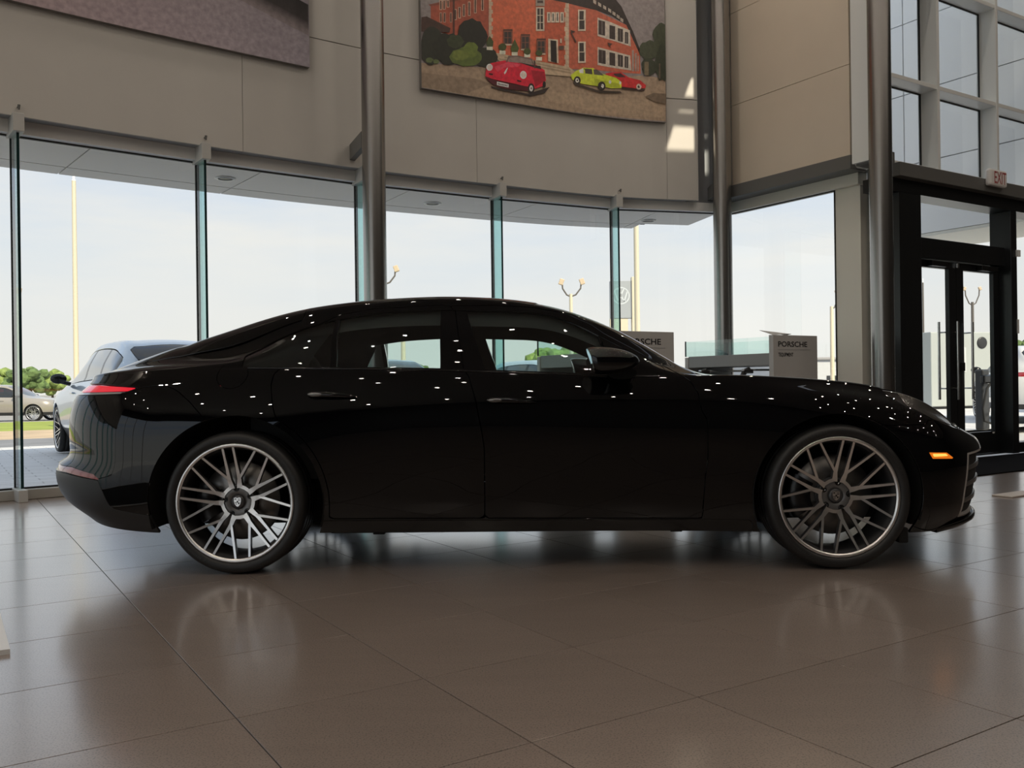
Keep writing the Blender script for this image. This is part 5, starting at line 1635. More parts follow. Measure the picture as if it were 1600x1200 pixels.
# ================================================================== THE BLACK SALOON
XS = (-1.95, -1.475, -1.0, -0.4, 0.2, 0.8, 1.2, 1.475, 1.8)
def wt(*w):
    return pchip(XS, w)
HERO = dict(
    xr0=-1.85, xf0=1.78, pr=2.55, pf=2.35,
    rows=[
        dict(XR=-2.49, XF=2.33, z=tab((-2.49, .335), (-2.38, .270), (-2.2, .222), (-2.0, .205), (-1.8, .193), (-1.0, .188), (0.5, .182), (1.2, .172), (1.8, .165), (2.1, .17), (2.31, .19)), W=wt(.87, .90, .86, .85, .85, .85, .87, .90, .88)),
        dict(XR=-2.64, XF=2.385, z=tab((-2.64, .415), (-2.4, .36), (-2.1, .315), (-1.8, .30), (1.5, .29), (1.9, .275), (2.36, .265)), W=wt(.935, .955, .90, .885, .885, .89, .915, .95, .94)),
        dict(XR=-2.650, XF=2.40, z=tab((-2.66, .530), (-2.4, .510), (-2.15, .455), (-1.95, .425), (-1.5, .42), (1.5, .41), (1.9, .38), (2.38, .35)), W=wt(.958, .972, .925, .905, .905, .91, .93, .965, .952)),
        dict(XR=-2.572, XF=2.418, z=tab((-2.62, .585), (-2.35, .575), (-2.1, .545), (-1.8, .53), (1.4, .53), (1.8, .49), (2.1, .455), (2.39, .43)), W=wt(.962, .975, .94, .922, .92, .92, .94, .968, .952)),
        dict(XR=-2.572, XF=2.425, z=tab((-2.6, .665), (-2.0, .65), (-1.5, .645), (1.3, .645), (1.6, .62), (1.9, .575), (2.2, .52), (2.39, .50)), W=wt(.955, .970, .947, .934, .932, .932, .945, .965, .942)),
        dict(XR=-2.575, XF=2.44, z=tab((-2.59, .775), (-2.0, .765), (-1.5, .76), (1.2, .755), (1.5, .735), (1.8, .685), (2.1, .60), (2.39, .555)), W=wt(.938, .955, .942, .935, .932, .930, .940, .955, .918)),
        dict(XR=-2.55, XF=2.43, z=tab((-2.57, .885), (-2.0, .885), (-1.5, .88), (0.0, .865), (1.0, .85), (1.3, .845), (1.55, .82), (1.8, .77), (2.0, .70), (2.2, .635), (2.37, .60)), W=wt(.895, .915, .915, .915, .915, .912, .912, .912, .862)),
        dict(XR=-2.475, XF=2.365, z=tab((-2.53, .968), (-2.3, .985), (-2.1, .997), (-1.9, 1.003), (-1.475, 1.01), (-1.0, 1.0), (-0.5, .986), (0.0, .963), (0.5, .942), (0.8, .936), (1.0, .937), (1.2, .926), (1.43, .908), (1.63, .889), (1.78, .861), (1.91, .830), (2.02, .784), (2.14, .714), (2.24, .655), (2.30, .638), (2.365, .625)), W=wt(.80, .83, .86, .868, .868, .862, .83, .80, .735)),
    ],
    fT=tab((-2.5, .84), (-2.2, .87), (-1.9, .90), (-1.6, .915), (-1.5, .91), (-1.32, .84), (-1.18, .79), (-1.0, .755), (-.5, .735), (0, .733), (.18, .745), (.3, .77), (.375, .80), (.56, .86), (.726, .915), (.85, .92), (1.0, .89), (1.3, .87), (2.3, .85)),
    zT=tab((-2.53, .972), (-2.35, 1.0), (-2.2, 1.022), (-1.9, 1.046), (-1.6, 1.056), (-1.5, 1.072), (-1.32, 1.173), (-1.18, 1.238), (-1.01, 1.28), (-.83, 1.308), (-.49, 1.324), (-.32, 1.318), (0, 1.303), (.18, 1.258), (.3, 1.196), (.375, 1.15), (.56, 1.052), (.726, .968), (.85, .948), (1.0, .950), (1.2, .940), (1.43, .921), (1.63, .902), (1.78, .876), (1.91, .845), (2.02, .800), (2.14, .730), (2.24, .668), (2.30, .645), (2.365, .625)),
    fR=tab((-2.5, .72), (-2.2, .74), (-1.9, .745), (-1.6, .735), (-1.3, .71), (-1.0, .695), (-.5, .69), (0, .69), (.3, .705), (.6, .76), (.85, .815), (1.0, .78), (1.3, .74), (2.3, .72)),
    zR=tab((-2.53, .968), (-2.38, 1.002), (-2.23, 1.037), (-2.07, 1.078), (-1.91, 1.123), (-1.79, 1.158), (-1.59, 1.217), (-1.456, 1.260), (-1.22, 1.318), (-1.0, 1.345), (-.75, 1.364), (-.5, 1.371), (-.25, 1.361), (0, 1.336), (.2, 1.288), (.3, 1.248), (.44, 1.188), (.6, 1.095), (.72, 1.020), (.82, .962), (.92, .948), (1.1, .950), (1.3, .935), (1.5, .916), (1.74, .886), (1.88, .856), (2.0, .812), (2.1, .762), (2.22, .690), (2.30, .650), (2.365, .625)),
    zC=tab((-2.53, .972), (-2.38, 1.032), (-2.229, 1.090), (-2.07, 1.144), (-1.91, 1.195), (-1.79, 1.228), (-1.59, 1.287), (-1.456, 1.327), (-1.22, 1.370), (-1.0, 1.394), (-.82, 1.410), (-.49, 1.416), (-.245, 1.407), (-.02, 1.382), (.18, 1.338), (.32, 1.288), (.47, 1.226), (.64, 1.128), (.77, 1.046), (.88, .978), (.98, .957), (1.15, .957), (1.38, .938), (1.61, .917), (1.80, .886), (1.92, .852), (2.02, .812), (2.12, .762), (2.22, .698), (2.30, .652), (2.365, .625)),
    bulge=tab((-2.4, .004), (-1.6, .008), (-1.2, .02), (-.5, .026), (.2, .022), (.6, .010), (.9, .004), (2.3, .003)),
)
hero = thing('car', 'glossy black four-door sports saloon parked side-on in the showroom', 'car', (0.125, 5.32, 0), -0.025)
WHEEL_Z, AX = 0.352, 1.475
shell = make_shell(HERO)
NEAR = -1      # the side of the car towards the camera is -y

def put(surf, name, m, parent, flange=0.014, sides='both'):
    """near and far copy of a side panel"""
    a = surf.mirror().build(name, m, parent if not isinstance(parent, tuple) else parent[0], flange)
    b = surf.build(name, m, parent if not isinstance(parent, tuple) else parent[1], flange)
    return a, b

def arch(xc, r, zc=WHEEL_Z):
    return lambda x, y, z, A: np.where(A < 7.2, np.hypot(x - xc, z - zc) - r, 9.0)
S = shell.refine(-2.8, -1.93, .86, .985, 3, 8.0).refine(-2.8, -2.0, .44, .56, 3, 6).refine(1.86, 2.10, .50, .59, 5, 7).refine(2.02, 2.6, .20, .60, 3, 6.5).refine(1.72, 2.35, .63, .90, 2, 9.9)
S = S.clip(arch(-AX, 0.432)).clip(arch(AX, 0.405))

vrow = lambda a, b, k=0.06: (lambda x, y, z, A: np.minimum(A - a, b - A) * k)
xbt = lambda a, b: (lambda x, y, z, A: np.minimum(x - a, b - x))
# --- side glass
dlo = fmin(vrow(8.05, 9.93), xbt(-1.475, 0.66))
sg, S = S.split(dlo, 0.0)
def line_x(xt, zt, xb, zb):
    return lambda x, y, z, A: x - (xb + (xt - xb) * (z - zb) / (zt - zb))
neg = lambda f: (lambda *a: -f(*a))
LQ = line_x(-1.030, 1.266, -1.020, 1.015)
LQ2 = line_x(-1.004, 1.266, -0.990, 1.015)
LB1 = line_x(-0.475, 1.314, -0.462, 0.998)
LB2 = line_x(-0.345, 1.311, -0.235, 0.988)
LF = line_x(0.340, 1.160, 0.385, 0.960)
LF2 = line_x(0.356, 1.160, 0.402, 0.960)
g_q = sg.clip(neg(LQ))
g_d1 = sg.clip(fmin(LQ, neg(LQ2)))
g_r = sg.clip(fmin(LQ2, neg(LB1)))
g_b = sg.clip(fmin(LB1, neg(LB2)))
g_f = sg.clip(fmin(LB2, neg(LF)))
g_d2 = sg.clip(fmin(LF, neg(LF2)))
g_s = sg.clip(LF2)
# --- windscreen and rear window
xb = lambda y: 1.10 - 0.34 * (np.abs(y) / 0.68) ** 2
wscreen = lambda x, y, z, A: np.minimum.reduce([(A - 11.10) * 0.08, x - (0.10 - 0.10 * (np.abs(y) / 0.6) ** 2), xb(y) - x])
ws, S = S.split(wscreen, 0.006)
rwin = lambda x, y, z, A: np.minimum.reduce([(A - 11.25) * 0.08, x + 2.16 - 0.05 * (1 - (y / 0.5) ** 2), -1.26 + 0.06 * (np.abs(y) / 0.5) ** 2 - x])
rw, S = S.split(rwin, 0.006)
# --- bonnet, tailgate, roof
bonnet = lambda x, y, z, A: np.minimum.reduce([(A - 9.75) * 0.06, x - (xb(y) + 0.05), 2.245 - x, x - 0.90])
hood, S = S.split(bonnet, 0.005)
tg = lambda x, y, z, A: np.minimum.reduce([np.where(A > 7, (A - 10.45) * 0.06, -1.0), -1.20 - x, x + 2.49])
tail, S = S.split(tg, 0.005)
roofp = lambda x, y, z, A: np.minimum((A - 10.95) * 0.08, np.minimum(x + 1.205, 0.25 - x))
roof, S = S.split(roofp, 0.003)
# --- lamps
low = lambda v: (lambda x, y, z, A: np.where(A < v, 1.0, -1.0))
tl = sd_poly([(-2.8, .955), (-2.235, .950), (-1.985, .928), (-2.069, .899), (-2.222, .896), (-2.8, .893)])
lamp, S = S.split(tl, 0.003)
hl = fmin(sd_poly([(1.752, .9), (1.765, .868), (1.789, .838), (1.84, .79), (1.919, .752), (1.977, .721), (2.032, .698), (2.087, .678), (2.13, .668), (2.20, .672), (2.26, .70), (2.2, 1.0), (1.76, 1.0)]), lambda x, y, z, A: (9.6 - A) * 0.06)
headl, S = S.split(hl, 0.004)
# --- bumpers
rb = sd_poly([(-1.50, .70), (-1.616, .764), (-1.649, .799), (-1.702, .853), (-1.77, .905), (-1.818, .928), (-1.88, .938), (-1.96, .928), (-2.05, .896), (-2.2, .892), (-2.9, .890), (-2.9, .05), (-1.5, .05)])
rbump, S = S.split(rb, 0.004)
mt = sd_poly([(-2.9, .498), (-2.40, .496), (-2.168, .468), (-2.105, .327), (-1.918, .293), (-1.85, .285), (-1.85, .0), (-2.9, .0)])
diff, rbump = rbump.split(mt, 0.003)
ln = sd_poly([(-2.9, .532), (-2.36, .530), (-2.20, .500), (-2.160, .474), (-2.172, .470), (-2.40, .499), (-2.9, .502)])
lens, rbump = rbump.split(ln, 0.002)
fbp = sd_poly([(1.45, .693), (1.918, .695), (1.945, .714), (1.985, .713), (2.032, .692), (2.087, .672), (2.13, .662), (2.20, .664), (2.27, .70), (2.9, .70), (2.9, 0), (1.45, 0)])
fbump, S = S.split(fbp, 0.004)
mk = sd_poly([(1.914, .562), (2.013, .558), (2.050, .532), (2.044, .526), (1.932, .530)])
marker, fbump = fbump.split(mk, 0.002)
intake_f = sd_poly([(2.152, .548), (2.6, .575), (2.6, .238), (2.098, .228)])
intake, fbump = fbump.split(intake_f, 0.002)
# --- doors and sill
fd = sd_poly([(-.425, 1.336), (-.396, 1.256), (-.336, .985), (-.319, .965), (-.286, .86), (-.255, .70), (-.242, .607), (-.245, .324), (-.248, .255), (.831, .245), (.828, .285), (.837, .444), (.850, .535), (.848, .735), (.824, .775), (.808, .87), (.775, .925), (.72, .965), (.56, 1.066), (.375, 1.172), (.306, 1.225), (.18, 1.286), (0, 1.322), (-.2, 1.334)])
fdoor, S = S.split(fmin(fd, low(10.9)), 0.005)
arcp = [(-AX + 0.462 * math.cos(math.radians(a)), WHEEL_Z + 0.462 * math.sin(math.radians(a))) for a in range(58, -14, -6)]
rd = sd_poly([(-.425, 1.336), (-.396, 1.256), (-.336, .985), (-.319, .965), (-.286, .86), (-.255, .70), (-.242, .607), (-.245, .324), (-.248, .255), (-1.02, .262)] + arcp[::-1] + [(-1.265, .765), (-1.285, .83), (-1.303, .936), (-1.295, .993), (-1.24, 1.035), (-1.19, 1.10), (-1.10, 1.25), (-1.01, 1.296), (-.83, 1.326), (-.49, 1.34)])
rdoor, S = S.split(fmin(rd, low(10.9)), 0.005)
sk = sd_poly([(-1.12, .252), (1.07, .236), (1.09, .0), (-1.1, .0)])
sill, S = S.split(sk, 0.003)
fl = lambda x, y, z, A: 0.080 - np.hypot(x + 1.51, (z - 0.985) * 1.15) + np.where(A > 8.6, -1.0, 0.0)
flap, S = S.split(fl, 0.004)
ff = S.clip(lambda x, y, z, A: x - 0.30)
rq = S.clip(lambda x, y, z, A: 0.30 - x)

# --- one-piece panels across the car
hood.both().build('bonnet', M_PAINT, hero)
tail_o = tail.both().build('tailgate', M_PAINT, hero)
rw.offset(-0.004).both().build('rear_window', M_CARGLASS_D, tail_o, 0.0)
roof.both().build('roof', M_PAINT, hero)
ws.offset(-0.004).both().build('windscreen', M_CARGLASS, hero, 0.0)
rb_o = rbump.both().build('rear_bumper', M_PAINT, hero)
diff.both().build('diffuser', M_MATTE, rb_o)
lens.offset(-0.006).both().build('reflector_strip', M_REDREF, rb_o)
fb_o = fbump.both().build('front_bumper', M_PAINT, hero)
intake.offset(-0.016).both().build('intake_mesh', M_DARK, fb_o, 0.0)
# tail lamp: dark housing, glowing red band, clear lower strip
tl_o = lamp.offset(-0.012).both().build('tail_lamp', M_SMOKELENS, hero)
tb = lamp.clip(sd_poly([(-2.8, .946), (-2.235, .944), (-2.0, .928), (-2.035, .914), (-2.225, .912), (-2.8, .912)]))
tb.offset(-0.004).both().build('red_band', M_REDLAMP, tl_o, 0.004)
tb = lamp.clip(sd_poly([(-2.8, .909), (-2.225, .909), (-2.05, .910), (-2.08, .901), (-2.222, .898), (-2.8, .896)]))
tb.offset(-0.006).both().build('clear_band', M_CLEARLENS, tl_o, 0.004)

# --- side panels (near and far)
for nm, sf_, mm in (('front_fender', ff, M_PAINT), ('rear_quarter', rq, M_PAINT), ('side_skirt', sill, M_GLOSSBLK), ('fuel_flap', flap, M_PAINT)):
    put(sf_, nm, mm, hero)
fdo = put(fdoor, 'front_door', M_PAINT, hero)
rdo = put(rdoor, 'rear_door', M_PAINT, hero)
put(g_f.offset(-0.005), 'window_glass', M_CARGLASS, fdo, 0.0)
put(g_s.offset(-0.002), 'mirror_sail', M_PAINT, fdo, 0.010)
put(g_d2.offset(-0.001), 'window_divider', M_PAINT, fdo, 0.012)
put(g_r.offset(-0.005), 'window_glass', M_CARGLASS, rdo, 0.0)
put(g_d1.offset(-0.001), 'window_divider', M_PAINT, rdo, 0.03)
put(g_b.clip(fmin(LB1, neg(line_x(-.40, 1.30, -.345, .985)))).offset(-0.003), 'pillar_trim', M_PAINT, rdo, 0.02)
put(g_b.clip(fmin(line_x(-.396, 1.30, -.341, .985), neg(LB2))).offset(-0.003), 'pillar_trim', M_PAINT, fdo, 0.02)
put(g_q.offset(-0.005), 'quarter_glass', M_CARGLASS_D, hero, 0.0)
hl_o = put(headl.offset(-0.010), 'headlamp', M_SMOKELENS, hero, 0.01)
hcore = headl.clip(sd_poly([(1.84, .90), (1.87, .79), (2.0, .72), (2.12, .69), (2.18, .70), (2.10, .78), (2.0, .83)]))
put(hcore.offset(-0.007), 'lamp_reflector', mat('lamp_reflector', (0.09, 0.085, 0.08), 0.2, metal=0.6), hl_o, 0.003)
mk_o = put(marker.offset(-0.001), 'side_marker', M_ORANGE, hero, 0.004)
put(marker.clip(sd_poly([(1.932, .554), (2.005, .552), (2.02, .541), (1.938, .540)])).offset(0.0), 'lamp_bar', M_ORANGEHOT, mk_o, 0.002)

# window trim: thin lip along the waist
for sgn in (-1, 1):
    m = MB()
    xs_ = np.linspace(-1.44, 0.66, 90)
    Hr = HERO['rows'][-1]
    P = [(x, sgn * float(Hr['W'](x)) * 0.989, float(Hr['z'](x)) + 0.0085) for x in xs_]
    m.path(P, 0.006, 6)
    m.build('waist_strip', M_GLOSSBLK, hero)

# --- grille: frame, slats, splitter
M_FRAME = mat('intake_frame', (0.34, 0.33, 0.32), 0.3)
M_SLAT = mat('intake_slat', (0.05, 0.05, 0.05), 0.25)
put(intake.clip(lambda *q: 0.010 - intake_f(*q)).offset(0.001), 'intake_frame', M_FRAME, fb_o, 0.03)
for zc in (0.315, 0.395, 0.475):
    sl = intake.clip(lambda x, y, z, A, zc=zc: 0.010 - np.abs(z - zc - 0.02 * (x - 2.2) / 0.2)).clip(lambda *q: intake_f(*q) - 0.012)
    put(sl.offset(-0.006), 'slat', M_SLAT, fb_o, 0.012)
m = MB()
P = []
r0 = HERO['rows'][0]
for ph in np.linspace(-1, 1, 81):
    a_ = (1 - abs(ph)) * math.pi / 2 * 0.80 + 0.20 * math.pi / 2      # angle round the nose
    sg_ = 1 if ph >= 0 else -1
    e_ = 2 / HERO['pf']
    x = HERO['xf0'] + (r0['XF'] - HERO['xf0']) * math.sin(a_) ** e_
    y = 0.88 * math.cos(a_) ** e_ if a_ < math.pi / 2 - 1e-6 else 0.0
    k = min(1.0, (1 - abs(ph)) / 0.30) ** 0.7
    z = float(r0['z'](x)) + 0.012 + 0.022 * k
    nx, ny = math.sin(a_), math.cos(a_) * 0.7
    L = math.hypot(nx, ny)
    nx, ny = nx / L, ny / L
    o = 0.058 * k + 0.004
    def pt(d, dz):
        return (x + nx * d, sg_ * (y + ny * d), z + dz)
    P.append([pt(-0.03, -0.020), pt(o * 0.6, -0.022), pt(o, -0.004), pt(o * 1.02, 0.010), pt(o * 0.80, 0.016 * k), pt(-0.03, 0.004)])
m.grid(P, 0, True, wrap=True)
m.build('front_splitter', M_GLOSSBLK, fb_o)

# --- exhaust tips
for sgn in (-1, 1):
    for dy in (0.44, 0.56):
        m = MB()
        m.lathe([(0.040, -0.10), (0.048, 0.0), (0.045, 0.004), (0.041, 0.0), (0.036, -0.10)], 'x', 24)
        for q in range(len(m.v)):
            x, y, z = m.v[q]
            m.v[q] = (-x - 2.505 + 0.35 * z + (0.05 if dy > 0.5 else 0), y + sgn * dy, z * 0.95 + 0.345)
        m.build('exhaust_tip', M_CHROME, hero)

# --- wheels, wheel wells, underbody
for (sx, rot) in ((-AX, 61), (AX, 43)):
    build_wheel(hero, (sx, -0.958, WHEEL_Z), 0, rot)
    build_wheel(hero, (sx, 0.958, WHEEL_Z), math.pi, rot)
for sx in (-AX, AX):
    for sgn in (-1, 1):
        m = MB()
        P = []
        for a in np.linspace(-17, 197, 40):
            c, s_ = math.cos(math.radians(a)), math.sin(math.radians(a))
            r = 0.436 if sx < 0 else 0.409
            P.append([(sx + r * c, sgn * 0.938, WHEEL_Z + r * s_), (sx + r * c, sgn * 0.55, WHEEL_Z + r * s_), (sx, sgn * 0.55, WHEEL_Z)])
        m.grid(P, 0, True)
        m.build('wheel_well', M_DARK, hero, fix=False)
m = MB()
m.box((0, 0, 0.21), (2.05, 1.66, 0.06))
m.box((-1.5, 0, 0.24), (1.35, 1.06, 0.10))
m.box((1.5, 0, 0.24), (1.25, 1.06, 0.10))
m.box((-2.12, 0, 0.28), (0.35, 1.4, 0.05))
m.box((2.02, 0, 0.21), (0.25, 1.5, 0.05))
m.box((0.0, 0, 0.45), (2.0, 1.70, 0.03))
m.build('underbody', M_DARK, hero)
for sgn in (-1, 1):
    m = MB()
    m.box((1.80, sgn * 0.80, 0.155), (0.05, 0.20, 0.075), bev=0.008)
    m.build('air_flap', M_DARK, hero)
    for xx in (-0.80, 0.72):
        m = MB()
        m.box((xx, sgn * 0.72, 0.172), (0.06, 0.05, 0.03), bev=0.004)
        m.build('jack_point', M_DARK, hero)

# --- door handles
def handle(x0, zc, doors):
    for sgn, dpar in ((-1, doors[0]), (1, doors[1])):
        P = []
        n_ = 22
        for i in range(n_ + 1):
            t = i / n_
            x = x0 + 0.242 * t
            z = zc - 0.014 * t + 0.004 * math.sin(math.pi * t)
            h = 0.0135 * (math.sin(math.pi * min(1, max(0.0, t * 1.02)) ** 0.55) * 0.55 + 0.45) * (1 if t < .9 else max(0.2, (1 - t) / 0.1))
            d = 0.030 * math.sin(math.pi * (0.08 + 0.84 * t)) + 0.004
            y = float(HERO['rows'][6]['W'](x)) + 0.004
            row = []
            for k in range(10):
                a = 2 * math.pi * k / 10
                row.append((x, sgn * (y + d * 0.6 + 0.010 * math.cos(a)), z + h * math.sin(a)))
            P.append(row)
        m = MB()
        m.grid(P, 0, True, wrap=True)
        m.add(P[0], [tuple(range(10))]); m.add(P[-1], [tuple(range(10))])
        h_o = m.build('door_handle', M_PAINT, dpar)
handle(-1.112, 0.881, rdo)
handle(-0.226, 0.842, fdo)
for sgn, dp, xx, zz in ((-1, rdo[0], -1.072, .8805), (-1, fdo[0], -0.186, .8415)):
    m = MB()
    y = float(HERO['rows'][6]['W'](xx)) + 0.012
    m.lathe([(0.0, 0), (0.013, 0), (0.0135, 0.004), (0.0135, 0.03)], 'y', 20, 0, (0, 0, 0))
    for q in range(len(m.v)):
        a, b, c = m.v[q]
        m.v[q] = (a * 2.6 + xx, -(y + 0.022) + b, c * 0.75 + zz)
    m.build('handle_cap', mat('handle_metal', (0.18, 0.18, 0.18), 0.25, metal=1.0), dp)

# --- door mirrors
for sgn, dp in ((-1, fdo[0]), (1, fdo[1])):
    m = MB()
    P = []
    n_ = 20
    for i in range(n_ + 1):
        t = i / n_
        x = 0.282 + 0.235 * t                         # glass end towards the rear, nose forward
        prof = (1 - max(0, (t - 0.12) / 0.88) ** 2.2) ** 0.6 if t > 0.12 else 0.90 + 0.10 * (t / 0.12) ** 0.5
        hz, hy = 0.070 * prof + 0.002, 0.118 * prof + 0.002
        row = []
        for k in range(24):
            a = 2 * math.pi * k / 24
            ca, sa = math.cos(a), math.sin(a)
            e = 0.72
            row.append((x - 0.02 * sa * (1 - t), sgn * (0.985 + math.copysign(abs(ca) ** e, ca) * hy), 1.022 + math.copysign(abs(sa) ** e, sa) * hz * (1.0 if sa > 0 else 0.86)))
        P.append(row)
    m.grid(P, 0, True, wrap=True)
    m.add(P[-1], [tuple(range(24))])
    mi_o = m.build('door_mirror', M_PAINT, dp)
    m = MB()
    c = np.mean(P[0], axis=0)
    m.add([c + (np.array(q) - c) * 0.96 for q in P[0]], [tuple(range(24))])
    m.build('mirror_glass', mat('mirror_silver', (0.85, 0.85, 0.85), 0.02, metal=1.0), dp)
    m = MB()
    Q = []
    for t in np.linspace(0, 1, 8):
        y = 0.985 + 0.03 - 0.17 * t
        z = 0.965 - 0.05 * t
        w_ = 0.072 - 0.01 * t
        Q.append([(0.43 + w_ * math.cos(a) * 1.0, sgn * y, z + 0.030 * math.sin(a)) for a in np.linspace(0, 2 * math.pi, 14, endpoint=False)])
    m.grid(Q, 0, True, wrap=True)
    m.add(Q[0], [tuple(range(14))]); m.add(Q[-1], [tuple(range(14))])
    m.build('mirror_foot', M_GLOSSBLK, dp)

# --- cabin: floor, seats, dashboard, steering wheel, pillar linings
def seat(x, y, rear=False):
    s_ = link('seat', None, hero)
    m = MB()
    P = []
    def slab(pts, half, r=0.05, n_=5):
        rows_ = []
        for (cx, cz, hw, ht) in pts:
            row = []
            for k in range(16):
                a = 2 * math.pi * k / 16
                ca, sa = math.cos(a), math.sin(a)
                row.append((cx + math.copysign(abs(ca) ** .6, ca) * ht, y + math.copysign(abs(sa) ** .6, sa) * hw, cz))
            rows_.append(row)
        m_ = MB()
        m_.grid(rows_, 0, True, wrap=True)
        m_.add(rows_[0], [tuple(range(16))]); m_.add(rows_[-1], [tuple(range(16))])
        return m_
    tilt = 0.36
    bx = [(x - 0.20 - (z - 0.5) * tilt, z, w_, t_) for z, w_, t_ in ((0.45, .24, .07), (0.6, .26, .075), (0.8, .25, .07), (0.92, .20, .06), (1.0, .14, .05), (1.03, .12, .03))]
    slab(bx, 0).build('backrest', M_SEAT, s_)
    hx = [(x - 0.20 - (z - 0.5) * tilt * 0.92, z, w_, t_) for z, w_, t_ in ((1.02, .10, .035), (1.06, .125, .05), (1.14, .125, .05), (1.18, .09, .03))]
    if rear:
        hx = [(a, z - 0.06, b, c) for a, z, b, c in hx]
    slab(hx, 0).build('headrest', M_SEAT, s_)
    m = MB()
    m.box((x + 0.05, y, 0.44), (0.52, 0.50, 0.14), bev=0.04)
    m.build('cushion', M_SEAT, s_)
for sy in (-0.38, 0.38):
    seat(-0.02, sy)
    seat(-1.02, sy, True)
m = MB()
m.box((0.62, 0, 0.80), (0.36, 1.50, 0.16), bev=0.05)
m.box((0.35, 0, 0.55), (0.9, 0.26, 0.25), bev=0.03)
m.build('dashboard', M_SEAT, hero)
m = MB()
P = []
for k in range(28):
    a = 2 * math.pi * k / 28
    P.append((0.40 - 0.08 * math.sin(a), 0.38 + 0.18 * math.cos(a), 0.80 + 0.165 * math.sin(a)))
m.path(P, 0.014, 8, closed=True)
m.tube((0.42, 0.38, 0.80), (0.60, 0.38, 0.74), 0.04, n=10)
m.box((0.405, 0.38, 0.80), (0.04, 0.32, 0.05), bev=0.01)
m.build('steering_wheel', M_SEAT, hero)
# inner lining: door cards below the waist, headliner edge, pillars
for sgn in (-1, 1):
    m = MB()
    P = []
    for x in np.linspace(-1.45, 0.85, 40):
        yy = float(HERO['rows'][-1]['W'](x)) - 0.075
        zz = float(HERO['rows'][-1]['z'](x)) - 0.005
        P.append([(x, sgn * yy, 0.45), (x, sgn * yy, zz - 0.03), (x, sgn * (yy + 0.03), zz), (x, sgn * (yy + 0.06), zz)])
    m.grid(P, 0, True)
    m.build('door_card', M_LINING, hero, fix=False)
lin_src = shell.clip(lambda x, y, z, A: np.minimum.reduce([(A - 9.5) * 0.06, 0.80 - x + 0 * y, x + 1.95]))
lin_src = lin_src.clip(neg(wscreen)).clip(neg(rwin))
lin_src.offset(-0.028).both().build('headliner', M_LINING, hero, 0.0)
cp = shell.clip(fmin(vrow(8.0, 9.9), lambda x, y, z, A: np.minimum(-1.165 + 0.13 * (z - 1.0) / 0.25 - x, x + 1.6)))
put(cp.offset(-0.035), 'rear_pillar_lining', M_LINING, hero, 0.0)
bp_ = shell.clip(fmin(vrow(7.9, 10.0), fmin(line_x(-.475, 1.314, -.455, .99), neg(line_x(-.33, 1.311, -.25, .988)))))
put(bp_.offset(-0.03), 'centre_pillar_lining', M_LINING, hero, 0.0)
m = MB()
m.box((-1.52, 0, 0.985), (0.50, 1.30, 0.02), bev=0.005)
m.build('parcel_shelf', M_LINING, hero)

# ================================================================== SHOWROOM FURNISHING
M_PANELW = mat('display_panel', (0.50, 0.50, 0.49), 0.45)
M_PANELG = mat('display_grey', (0.30, 0.31, 0.31), 0.5)
M_INK = mat('ink_black', (0.01, 0.01, 0.01), 0.5)
def display(u0, v0, lab, extra):
    t = thing('display_case', lab, 'display case', tuple(uv(u0, v0)), TH)
    W_, L_, H_ = 0.703, 1.30, 1.40
    # local axes: x along the entrance direction, y outwards
    m = MB(); m.box((W_ / 2, 0.03, H_ / 2), (W_, 0.06, H_), bev=0.004); m.build('end_panel', M_PANELW, t)
    m = MB(); m.box((W_ / 2, L_, 0.60), (W_, 0.05, 1.20), bev=0.004); m.build('end_panel', M_PANELW, t)
    m = MB(); m.box((W_ / 2, L_ / 2, 1.145), (W_ - 0.02, L_ - 0.05, 0.13), bev=0.004); m.build('tray', M_PANELG, t)
    m = MB(); m.box((W_ / 2, L_ / 2, 0.935), (W_ - 0.04, L_ - 0.05, 0.03), bev=0.004); m.build('shelf', M_PANELG, t)
    m = MB(); m.box((W_ / 2, L_ / 2, 0.20), (W_ - 0.06, L_ - 0.05, 0.40), bev=0.004); m.build('plinth', M_PANELG, t)
    for k, q in enumerate(([(0.01, 0.06, 0), (0.01, L_ + 0.02, 0)], [(W_ - 0.01, 0.06, 0), (W_ - 0.01, L_ + 0.02, 0)], [(0.01, L_ + 0.02, 0), (W_ - 0.01, L_ + 0.02, 0)])):
        m = MB()
        a, b = q
        m.add([(a[0], a[1], 1.21), (b[0], b[1], 1.21), (b[0], b[1], 1.385), (a[0], a[1], 1.385)], [(0, 1, 2, 3)])
        m.build('case_pane', M_CASE, t, fix=False)
    for x in (0.01, W_ - 0.01):
        m = MB(); m.box((x, L_ + 0.02, 1.30), (0.012, 0.012, 0.18)); m.build('glass_edge', M_FINEDGE, t)
    m = MB()
    pts, fs = text_box('PORSCHE', 0.075, 1.275, 0.46, 0.058, 0.022)
    m.add([(a, -0.0012, z) for a, z in pts], fs)
    m.build('lettering', M_INK, t, fix=False)
    m = MB(); m.box((0.33, -0.001, 1.245), (0.52, 0.002, 0.005)); m.build('rule', M_PANELG, t)
    if extra:
        m = MB()
        pts, fs = text_box('TEQUIPMENT', 0.075, 1.165, 0.235, 0.048, 0.03)
        m.add([(a, -0.0012, z) for a, z in pts], fs)
        m.build('second_line', M_INK, t, fix=False)
    return t
display(5.287, 6.45, 'display case behind the windscreen, white end panel lettered PORSCHE', False)
display(7.378, 6.44, 'display case behind the bonnet, end panel lettered PORSCHE TEQUIPMENT', True)
